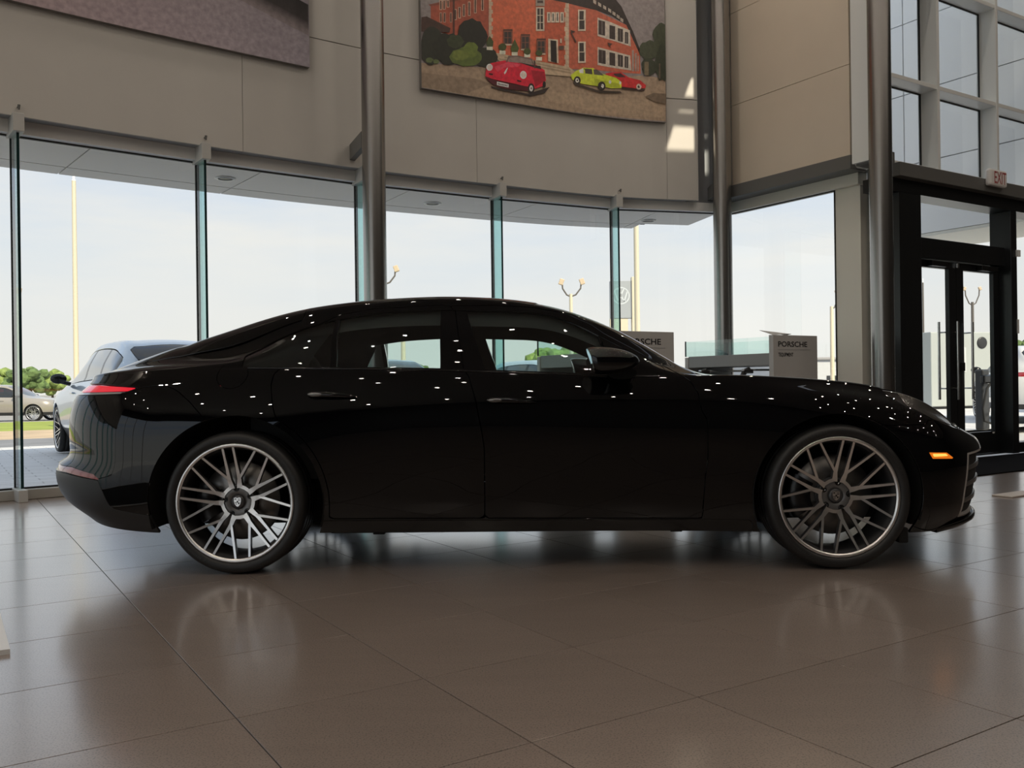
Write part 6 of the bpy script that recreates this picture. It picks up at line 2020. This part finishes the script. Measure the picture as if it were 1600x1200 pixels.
# roof bars on the lower shelf of the right case
for k, (dv, lab) in enumerate(((0.22, 'silver roof bar with black feet, front one on the display shelf'), (0.85, 'silver roof bar with black feet, rear one on the display shelf'))):
    t = thing('roof_bar', lab, 'roof bar', tuple(uv(7.10, 6.44 + dv, 0.95)), TH, 'roof bars on the display shelf')
    m = MB(); m.box((0.45, 0, 0.085), (0.80, 0.045, 0.022), bev=0.008); m.build('bar', M_CHROME, t)
    for x in (0.10, 0.80):
        m = MB()
        m.path([(x - 0.07, 0, 0.008), (x - 0.06, 0, 0.03), (x - 0.02, 0, 0.075), (x + 0.05, 0, 0.10)], [0.012, 0.018, 0.024, 0.02], 8)
        m.box((x + 0.02, 0, 0.075), (0.13, 0.06, 0.04), bev=0.012)
        m.build('foot', M_CALIPER, t)
m = MB()
pts = [(-0.10, 0.10), (0.02, 0.02), (0.30, 0.01), (0.26, 0.055)]
m.add([(a, b, 1.402 + h) for (a, b), h in zip(pts, (0.05, 0.0, 0.012, 0.0))], [(0, 1, 2), (0, 2, 3)])
m.add([(a, b, 1.3995 + h) for (a, b), h in zip(pts, (0.05, 0.0, 0.012, 0.0))], [(2, 1, 0), (3, 2, 0)])
o = m.build('leaflet', mat('paper_white', (0.55, 0.55, 0.54), 0.6), fix=False)
o.location = tuple(uv(7.378, 6.44)); o.rotation_euler = (0, 0, TH)
tag(o, 'bent paper leaflet lying on top of the right lettered panel', 'leaflet')

# floor mat at the door, mat with pale border at the left, floor box lid
m = MB(); c = dw(2.0, -0.62)
m.box((c.x, c.y, 0.006), (5.0, 1.05, 0.012), rz=TH, bev=0.003)
tag(m.build('door_mat', mat('door_mat', (0.006, 0.006, 0.007), 1.0, noise=0.4, nscale=60, spec=0.05)), 'dark carpet mat laid inside the entrance doors', 'mat')
t = thing('floor_mat', 'dark mat with a pale border at the left edge of the floor', 'mat', tuple(uv(0.199, 3.59)), TH)
m = MB()
for (a, b, c_, d) in ((-1.4, 0, 0, 0.055), (-1.4, 0, 1.345, 1.4), (-0.055, 0, 0.055, 1.345), (-1.4, -1.345, 0.055, 1.345)):
    m.box(((a + b) / 2, (c_ + d) / 2, 0.009), (b - a, d - c_, 0.018))
m.build('border', mat('mat_border', (0.75, 0.76, 0.76), 0.4), t)
m = MB(); m.box((-0.70, 0.70, 0.006), (1.29, 1.29, 0.012)); m.build('inlay', mat('mat_inlay', (0.03, 0.028, 0.026), 0.9, noise=0.5, nscale=90), t)
m = MB(); c = Vector((3.93, 7.0, 0))
m.box((c.x, c.y, 0.006), (0.42, 0.16, 0.012), rz=TH, bev=0.004)
tag(m.build('floor_box_lid', mat('lid_beige', (0.50, 0.46, 0.42), 0.4)), 'flat pale floor box lid right of the car nose', 'floor box')

# ================================================================== OUTSIDE
M_PAVER = None
def ground_mat(name, col, rough, kind):
    m = bpy.data.materials.new(name)
    m.use_nodes = True
    t = m.node_tree
    b = t.nodes['Principled BSDF']
    b.inputs['Roughness'].default_value = rough
    g = t.nodes.new('ShaderNodeNewGeometry')
    mp_ = t.nodes.new('ShaderNodeMapping')
    mp_.inputs['Rotation'].default_value = (0, 0, -TH)
    t.links.new(g.outputs['Position'], mp_.inputs['Vector'])
    if kind == 'brick':
        n = t.nodes.new('ShaderNodeTexBrick')
        n.inputs['Scale'].default_value = 1.0
        n.inputs['Brick Width'].default_value = 0.45
        n.inputs['Row Height'].default_value = 0.22
        n.inputs['Mortar Size'].default_value = 0.008
        n.inputs['Color1'].default_value = (*col, 1)
        n.inputs['Color2'].default_value = (*[c * 0.88 for c in col], 1)
        n.inputs['Mortar'].default_value = (*[c * 0.55 for c in col], 1)
        t.links.new(mp_.outputs['Vector'], n.inputs['Vector'])
        t.links.new(n.outputs['Color'], b.inputs['Base Color'])
    else:
        n = t.nodes.new('ShaderNodeTexNoise')
        n.inputs['Scale'].default_value = 1.4
        n.inputs['Detail'].default_value = 8
        t.links.new(mp_.outputs['Vector'], n.inputs['Vector'])
        r = t.nodes.new('ShaderNodeValToRGB')
        r.color_ramp.elements[0].position = 0.3
        r.color_ramp.elements[0].color = (*[c * 0.8 for c in col], 1)
        r.color_ramp.elements[1].position = 0.7
        r.color_ramp.elements[1].color = (*[min(1, c * 1.15) for c in col], 1)
        t.links.new(n.outputs['Fac'], r.inputs['Fac'])
        t.links.new(r.outputs['Color'], b.inputs['Base Color'])
    return m
def gz(v):
    return -0.03 if v < 13 else max(-1.1, -0.03 - 0.0125 * (v - 13))
def strip(name, v0, v1, m, u0=-90, u1=110, dz=0.0):
    mb = MB()
    vs_ = [v0]
    while vs_[-1] < v1:
        vs_.append(min(v1, vs_[-1] + 6))
    us = np.linspace(u0, u1, 30)
    mb.grid([[uv(u, v, gz(v) + dz) for u in us] for v in vs_], 0, False)
    return mb.build(name, m, fix=True)
struct(strip('ground_paving', -60, 18.5, ground_mat('concrete_paver', (0.56, 0.56, 0.55), 0.7, 'brick'), dz=-0.13), 'pale concrete pavers outside the windows')
for v0, v1, dz in ((8.0, 18.5, 0.0),):
    struct(strip('ground_apron', v0 + 1.2, v1, ground_mat('apron_paver', (0.66, 0.66, 0.66), 0.6, 'brick'), dz=0.0), 'paved forecourt under the parked cars')
struct(strip('ground_drive', 18.5, 22.5, ground_mat('asphalt_drive', (0.20, 0.205, 0.22), 0.8, 'noise')), 'grey asphalt driveway')
struct(strip('ground_verge', 22.5, 29.4, ground_mat('tan_concrete', (0.50, 0.38, 0.25), 0.8, 'noise')), 'tan concrete strip beside the lawn')
tag(strip('lawn', 29.4, 43, ground_mat('lawn_green', (0.27, 0.33, 0.05), 0.9, 'noise'), u1=20), 'strip of short green lawn beyond the driveway', 'lawn', kind='stuff')
struct(strip('ground_lot_side', 29.4, 43, ground_mat('asphalt_side', (0.30, 0.29, 0.28), 0.85, 'noise'), u0=20), 'car park beside the lawn')
struct(strip('ground_lot', 43, 400, ground_mat('asphalt_lot', (0.30, 0.29, 0.28), 0.85, 'noise'), u0=-400, u1=500), 'far car park')

# white clad block of the entrance canopy, seen through the glazing above the doors
cb = MB()
dbox(cb, 4.86, 6.3, 0.32, 4.2, 3.25, 10.0)
cblk = struct(cb.build('wall_canopy', mat('clad_joint', (0.08, 0.08, 0.085), 0.6)), 'white clad canopy block outside the entrance')
M_CLAD = mat('white_cladding', (0.90, 0.91, 0.92), 0.35)
for (s0, s1) in ((0.32, 3.04), (3.06, 4.2)):
    for k in range(6):
        z0 = 3.25 + k * 1.16
        m = MB(); dbox(m, 4.80, 4.86, s0, s1 - 0.0, z0 + 0.008, z0 + 1.152); m.build('panel', M_CLAD, cblk)
m = MB(); dbox(m, 4.80, 6.3, 0.32, 4.2, 3.20, 3.25); m.build('soffit', M_CREAM, cblk)

# ------------------------------------------------------------------ parked cars outside
SUVD = dict(
    xr0=-1.75, xf0=1.65, pr=2.9, pf=2.5,
    rows=[
        dict(XR=-2.28, XF=2.25, z=tab((-2.3, .34), (-1.9, .27), (1.9, .26), (2.25, .28)), W=pchip((-2, 0, 2), (.86, .84, .86))),
        dict(XR=-2.34, XF=2.32, z=tab((-2.3, .50), (0, .47), (2.3, .46)), W=pchip((-2, -1.4, 0, 1.4, 2), (.93, .95, .90, .95, .92))),
        dict(XR=-2.34, XF=2.34, z=tab((-2.3, .66), (0, .66), (2.3, .62)), W=pchip((-2, -1.4, 0, 1.4, 2), (.95, .96, .925, .96, .93))),
        dict(XR=-2.32, XF=2.33, z=tab((-2.3, .84), (0, .84), (1.5, .82), (2.3, .74)), W=pchip((-2, -1.4, 0, 1.4, 2), (.94, .95, .93, .95, .91))),
        dict(XR=-2.28, XF=2.27, z=tab((-2.3, .98), (0, .96), (1.4, .94), (2.0, .88), (2.3, .82)), W=pchip((-2, 0, 2), (.90, .91, .87))),
        dict(XR=-2.22, XF=2.18, z=tab((-2.22, 1.08), (-1, 1.06), (0, 1.04), (1.0, 1.02), (1.6, .99), (2.0, .93), (2.18, .87)), W=pchip((-2, 0, 1, 2), (.82, .86, .85, .76))),
    ],
    fT=tab((-2.2, .80), (-1.8, .78), (-1.2, .74), (0, .725), (.4, .76), (.8, .86), (1.0, .9), (2.2, .85)),
    zT=tab((-2.22, 1.10), (-2.1, 1.22), (-1.9, 1.40), (-1.5, 1.50), (-.6, 1.545), (0, 1.53), (.3, 1.44), (.6, 1.28), (.9, 1.10), (1.05, 1.03), (1.6, 1.0), (2.0, .935), (2.18, .87)),
    fR=tab((-2.2, .72), (-1.8, .70), (0, .68), (.4, .70), (.9, .80), (1.2, .76), (2.2, .7)),
    zR=tab((-2.22, 1.13), (-2.1, 1.30), (-1.95, 1.48), (-1.75, 1.575), (-.6, 1.60), (0, 1.58), (.3, 1.49), (.6, 1.33), (.9, 1.13), (1.05, 1.04), (1.6, .995), (2.0, .93), (2.18, .87)),
    zC=tab((-2.22, 1.13), (-2.12, 1.32), (-1.98, 1.52), (-1.8, 1.61), (-.6, 1.64), (0, 1.62), (.3, 1.53), (.6, 1.37), (.9, 1.17), (1.1, 1.04), (1.6, .99), (2.0, .93), (2.18, .87)),
    bulge=tab((-2.2, .01), (0, .02), (2.2, .004)),
    fg=0.985, dg=0.015,
)
SUV_SHELL = make_shell(SUVD, nR=20, nS=70, nF=16, sub=3)
M_SUVGLASS = mat('suv_tinted_glass', (0.012, 0.014, 0.016), 0.04, coat=1.0)
SUV_SIMPLE_RIM = None
def suv(name, label, paint, loc, rz, group, scale=1.0):
    t = thing(name, label, 'car', loc, rz, group)
    t.scale = (scale, scale, scale)
    S_ = SUV_SHELL
    for xc in (-1.40, 1.40):
        S_ = S_.clip(lambda x, y, z, A, xc=xc: np.where(A < 5.2, np.hypot(x - xc, z - 0.36) - 0.41, 9.0))
    side, S_ = S_.split(fmin(vrow(6.1, 7.9), lambda x, y, z, A: np.minimum(x + 1.95, 0.86 - x)), 0.004)
    bpil = lambda x, y, z, A: np.abs(x + 0.28) - 0.05
    cpil = lambda x, y, z, A: np.abs(x + 1.22) - 0.04
    wsn, S_ = S_.split(lambda x, y, z, A: np.minimum.reduce([(A - 9.15) * .08, x - 0.15, 1.02 - x - 0.25 * (y / .6) ** 2]), 0.004)
    rwn, S_ = S_.split(lambda x, y, z, A: np.minimum.reduce([(A - 9.0) * .08, -1.93 - x, z - 1.17, 1.56 - z]), 0.004)
    tlm, S_ = S_.split(lambda x, y, z, A: np.minimum.reduce([np.minimum(z - 0.96, 1.05 - z), -1.95 - x, y - 0.5, np.where(A < 5.6, 1.0, -1.0)]), 0.003)
    trim, S_ = S_.split(lambda x, y, z, A: 0.40 - z, 0.003)
    S_.both().build('body', paint, t)
    trim.both().build('lower_trim', M_MATTE, t)
    for g in (side.clip(lambda x, y, z, A: -1.26 - x), side.clip(lambda x, y, z, A: np.minimum(x + 1.18, -0.33 - x)), side.clip(lambda x, y, z, A: x + 0.23)):
        g.offset(-0.004).mirror().build('side_window', M_SUVGLASS, t, 0.0)
        g.offset(-0.004).build('side_window', M_SUVGLASS, t, 0.0)
    for pf_ in (bpil, cpil):
        pil = side.clip(neg(pf_))
        pil.offset(-0.003).mirror().build('pillar', M_GLOSSBLK, t, 0.0)
        pil.offset(-0.003).build('pillar', M_GLOSSBLK, t, 0.0)
    wsn.offset(-0.004).both().build('windscreen', M_SUVGLASS, t, 0.0)
    rwn.offset(-0.004).both().build('rear_window', M_SUVGLASS, t, 0.0)
    tlm.offset(-0.004).both().build('tail_lamp', M_REDREF, t, 0.0)
    for sgn in (-1, 1):
        m = MB()
        m.lathe([(0.0, -0.12), (0.05, -0.11), (0.085, -0.05), (0.09, 0.0), (0.085, 0.03), (0.0, 0.035)], 'x', 16)
        for q in range(len(m.v)):
            x, y, z = m.v[q]
            m.v[q] = (-x + 0.62, sgn * (1.02 + y * 1.25), 1.13 + z * 0.85)
        m.tube((0.64, sgn * 0.86, 1.05), (0.62, sgn * 1.0, 1.09), 0.03, n=8)
        m.build('door_mirror', M_GLOSSBLK, t)
        for xx in (-0.95, 0.05):
            m = MB(); m.box((xx, sgn * 0.935, 0.92), (0.20, 0.03, 0.025), bev=0.008); m.build('door_handle', paint, t)
    for sx in (-1.40, 1.40):
        build_wheel(t, (sx, -0.945, 0.36), 0, 20, R=0.36, detail=False)
        build_wheel(t, (sx, 0.945, 0.36), math.pi, 20, R=0.36, detail=False)
    m = MB(); m.box((0, 0, 0.34), (3.9, 1.5, 0.10)); m.build('underbody', M_DARK, t)
    return t
M_SILVERBLUE = mat('silver_blue_paint', (0.58, 0.66, 0.74), 0.3, metal=0.3, coat=1.0)
M_TAUPE = mat('taupe_paint', (0.34, 0.31, 0.28), 0.35, metal=0.3, coat=1.0)
M_WHITEP = mat('white_car_paint', (0.75, 0.76, 0.77), 0.3, coat=1.0)
M_GREYP = mat('graphite_paint', (0.10, 0.105, 0.11), 0.3, metal=0.4, coat=1.0)
HEAD = TH + math.pi / 2
G1 = 'parked cars outside the windows'
suv('parked_suv', 'silver blue car outside, seen from behind left of the black saloon', M_SILVERBLUE, (-5.5, 13.3, gz(14)), math.radians(125), G1)
suv('parked_suv', 'pale blue car outside, glimpsed through the rear door window', M_SILVERBLUE, (-2.35, 17.2, gz(15.8)), HEAD + math.pi, G1, 0.92)
suv('parked_suv', 'pale blue car outside, glimpsed through the front door window', M_SILVERBLUE, (1.0, 19.3, gz(15.7)), HEAD + math.pi, G1, 0.92)
suv('parked_suv', 'taupe car standing beyond the lawn at the far left', M_TAUPE, (-22.6, 40.4, gz(46)), 0.05, G1, 1.0)
suv('parked_suv', 'white car parked outside the entrance doors', M_WHITEP, (11.6, 20.0, gz(12)), HEAD - 0.9, G1, 1.0)
suv('parked_suv', 'graphite car parked behind the charging post', M_GREYP, (16.5, 25.0, gz(13.5)), HEAD - 1.4, G1, 1.0)

# ------------------------------------------------------------------ poles, sign, container, charger
M_POLE = mat('pole_cream', (0.62, 0.57, 0.44), 0.5)
M_POLED = mat('pole_dark', (0.12, 0.11, 0.10), 0.5)
def pole(x, y, z1, r, lab, heads, m_=None, hs=1.0):
    z0 = gz(x * VX + y * VY)
    t = thing('light_pole', lab, 'lamp post', (x, y, z0), 0, 'outdoor lamp posts')
    m = MB(); m.tube((0, 0, 0), (0, 0, z1 - z0), r * 1.15, r * 0.85, 12); m.build('mast', m_ or M_POLE, t)
    m = MB(); m.lathe([(r * 2.2, 0), (r * 2.2, 0.25), (r * 1.2, 0.3)], n=12); m.build('footing', mat('footing_concrete', (0.4, 0.39, 0.37), 0.8), t)
    for dx, hz in heads:
        m = MB()
        top = z1 - z0
        if dx:
            m.path([(0, 0, top - 0.15), (dx * 0.5, 0, top - 0.05), (dx, 0, top + 0.3), (dx * 1.05, 0, top + 0.55)], r * 0.4, 6, mi=1)
            m.box((dx * 1.15, 0, top + 0.52 + 0.16 * hs), (0.26 * hs, 0.22 * hs, 0.34 * hs), R=Matrix.Rotation(-0.35 * (1 if dx > 0 else -1), 3, 'Y'), bev=0.03)
        else:
            m.box((0, 0, top + 0.3), (0.40, 0.25, 0.45), R=Matrix.Rotation(0.2, 3, 'Y'), bev=0.03)
        m.build('lamp_head', [mat('lamp_head', (0.55, 0.45, 0.33), 0.5), M_POLED], t)
    if not heads:
        m = MB(); m.lathe([(r * 0.9, z1 - z0), (r * 0.5, z1 - z0 + 0.05), (r * 0.5, z1 - z0 + 0.16), (0, z1 - z0 + 0.18)], n=12); m.build('finial', M_ALU, t)
    return t
pole(-12.15, 25.0, 6.75, 0.066, 'tall plain cream pole outside the leftmost window', [])
pole(3.52, 25.0, 9.5, 0.072, 'tall plain cream pole left of the corner column', [])
pole(-33.0, 60.0, 7.3, 0.14, 'distant lamp post with one square head, far left window', [(0, 0)])
pole(3.35, 50.0, 5.9, 0.11, 'lamp post with two heads above the windscreen', [(-0.45, 0), (0.55, 0)])
pole(-6.75, 48.0, 6.5, 0.11, 'lamp post with two heads beside the first column', [(-0.45, 0), (0.55, 0)])
pole(16.1, 45.0, 4.6, 0.10, 'lamp post seen through the side window', [(0.3, 0)])
pole(20.6, 40.0, 4.3, 0.07, 'thin lamp post seen through the right door leaf', [(-0.3, 0), (0.3, 0)], M_POLED, 0.5)
pole(18.4, 40.0, 5.2, 0.04, 'thin bare mast seen through the left door leaf', [], M_POLED)
pole(-3.02, 25.0, 2.6, 0.07, 'short cream post glimpsed through the rear door window', [])

t = thing('pylon_sign', 'grey pylon sign with a round emblem outside, left of the corner column', 'sign', (7.35, 60, gz(46)), 0.0)
m = MB(); m.box((0.0, 0, 6.9), (1.45, 0.5, 2.5), bev=0.02); m.build('sign_box', mat('pylon_grey', (0.34, 0.37, 0.40), 0.5), t)
m = MB(); m.box((0.86, -0.05, 4.2), (0.30, 0.62, 8.4), bev=0.02); m.build('upright', M_POLE, t)
m = MB(); m.box((-0.15, 0, 2.9), (1.2, 0.4, 5.5), bev=0.02); m.build('base_panel', M_POLE, t)
m = MB()
n = 40
for r0, r1 in ((0.50, 0.58),):
    P = []
    for i in range(n + 1):
        a = 2 * math.pi * i / n
        P.append([(r0 * math.cos(a), -0.26, 7.15 + r0 * math.sin(a)), (r1 * math.cos(a), -0.26, 7.15 + r1 * math.sin(a))])
    m.grid(P, 0, False)
def stroke(a, b, w):
    a, b = Vector((a[0], 0, a[1])), Vector((b[0], 0, b[1]))
    d = (b - a).normalized()
    nn = Vector((-d.z, 0, d.x)) * w / 2
    m.add([(q.x, -0.26, 7.15 + q.z) for q in (a - nn, b - nn, b + nn, a + nn)], [(0, 1, 2, 3)])
for a, b in (((-.20, .47), (0, .06)), ((.20, .47), (0, .06)), ((-.42, .28), (-.20, -.40)), ((-.20, -.40), (0, .0)), ((0, .0), (.20, -.40)), ((.20, -.40), (.42, .28))):
    stroke(a, b, 0.09)
m.build('emblem', mat('emblem_pale', (0.55, 0.60, 0.64), 0.5), t, fix=False)

t = thing('storage_container', 'white box container with a round vent outside the doors', 'container', (14.3, 31.0, gz(18)), 0.25)
m = MB(); m.box((0, 0, 1.30), (2.8, 4.0, 2.4), bev=0.03); m.build('body', mat('container_pale', (0.40, 0.43, 0.42), 0.5), t)
m = MB(); m.lathe([(0.0, -2.03), (0.16, -2.03), (0.19, -2.02), (0.19, -1.99)], 'y', 20, 0, (0.55, 0, 2.15)); m.build('vent', M_MATTE, t)
m = MB(); m.box((-0.45, -2.02, 1.6), (0.7, 0.05, 0.8), bev=0.01); m.build('hatch', mat('hatch_grey', (0.55, 0.58, 0.58), 0.5), t)
m = MB(); m.box((0, 0, 0.05), (2.6, 3.8, 0.10)); m.build('skid', M_MATTE, t)
t = thing('charging_post', 'dark charging post with a hanging cable outside the right door leaf', 'charger', (8.55, 16.3, gz(10)), TH)
m = MB(); m.box((0, 0, 0.55), (0.22, 0.16, 1.10), bev=0.03); m.build('post', M_MATTE, t)
m = MB(); m.box((0.0, -0.10, 0.92), (0.34, 0.10, 0.16), bev=0.03); m.build('holster', M_GLOSSBLK, t)
m = MB(); m.path([(0.12, -0.14, 0.9), (-0.2, -0.2, 0.75), (-0.34, -0.2, 0.4), (-0.3, -0.2, 0.18), (-0.05, -0.2, 0.12), (0.1, -0.12, 0.3)], 0.02, 8); m.build('cable', M_DARK, t)

# ------------------------------------------------------------------ trees and a far building
M_LEAF = mat('leaf_green', (0.20, 0.27, 0.07), 0.8, noise=0.5, nscale=2.2)
M_LEAF2 = mat('leaf_dark_green', (0.10, 0.16, 0.05), 0.8, noise=0.5, nscale=2.2)
M_BARK = mat('bark', (0.12, 0.09, 0.06), 0.9)
def tree(x, y, h, r, lab, m_):
    z0 = gz(x * VX + y * VY)
    t = thing('tree', lab, 'tree', (x, y, z0), 0, 'trees on the horizon')
    m = MB(); m.tube((0, 0, 0), (0, 0, h * 0.6), h * 0.035, h * 0.02, 8); m.build('trunk', M_BARK, t)
    bm = bmesh.new()
    for k in range(60):
        a = random.uniform(0, 6.28)
        d = random.uniform(0, 1) ** 0.6 * 0.8 * r
        rr = r * random.uniform(0.16, 0.30)
        mtx = Matrix.Translation((d * math.cos(a), d * math.sin(a), h * 0.62 + random.uniform(-0.26, 0.32) * h * (1 - 0.6 * d / r))) @ Matrix.Diagonal((rr, rr, rr * 0.85, 1))
        g = bmesh.ops.create_icosphere(bm, subdivisions=2, radius=1.0, matrix=mtx)
        for v in g['verts']:
            v.co += Vector((random.uniform(-1, 1), random.uniform(-1, 1), random.uniform(-1, 1))) * rr * 0.13
    me = bpy.data.meshes.new('crown')
    bm.to_mesh(me); bm.free()
    me.materials.append(m_)
    o = link('crown', me, t)
for i, (px, y, top, r, lab) in enumerate(((10, 95, 4.2, 2.2, 'round green tree above the taupe car, leftmost on the horizon'), (42, 76, 3.5, 1.9, 'round green tree right of the leftmost horizon tree'), (82, 92, 3.6, 1.9, 'low green tree behind the silver blue car mirror'),
                                          (640, 85, 3.4, 2.4, 'far tree glimpsed through the rear door window'), (868, 70, 4.0, 2.6, 'broad dark tree glimpsed through the front door window'), (930, 66, 3.6, 2.0, 'dark tree right of the one in the front door window'),
                                          (1520, 62, 3.4, 1.6, 'green tree behind the right door leaf'), (1610, 58, 3.3, 1.8, 'green tree at the right edge beyond the entrance'))):
    tree((px - 800) / 1400 * y, y, top - gz(60), r, lab, M_LEAF if i % 2 == 0 else M_LEAF2)
t = thing('far_building', 'long low pale building on the horizon beyond the side window', 'building', (42, 112, -1.1), 0.2)
m = MB(); m.box((0, 0, 2.2), (26, 12, 4.4), bev=0.05); m.build('wall', mat('far_wall', (0.50, 0.52, 0.54), 0.7), t)
m = MB(); m.box((0, 0, 4.5), (26.6, 12.6, 0.3), bev=0.05); m.build('roof', mat('far_roof', (0.30, 0.30, 0.31), 0.7), t)
for k in range(5):
    m = MB(); m.box((-10 + k * 5, -6.05, 1.7), (3.0, 0.1, 1.6), bev=0.02); m.build('window', M_SUVGLASS, t)
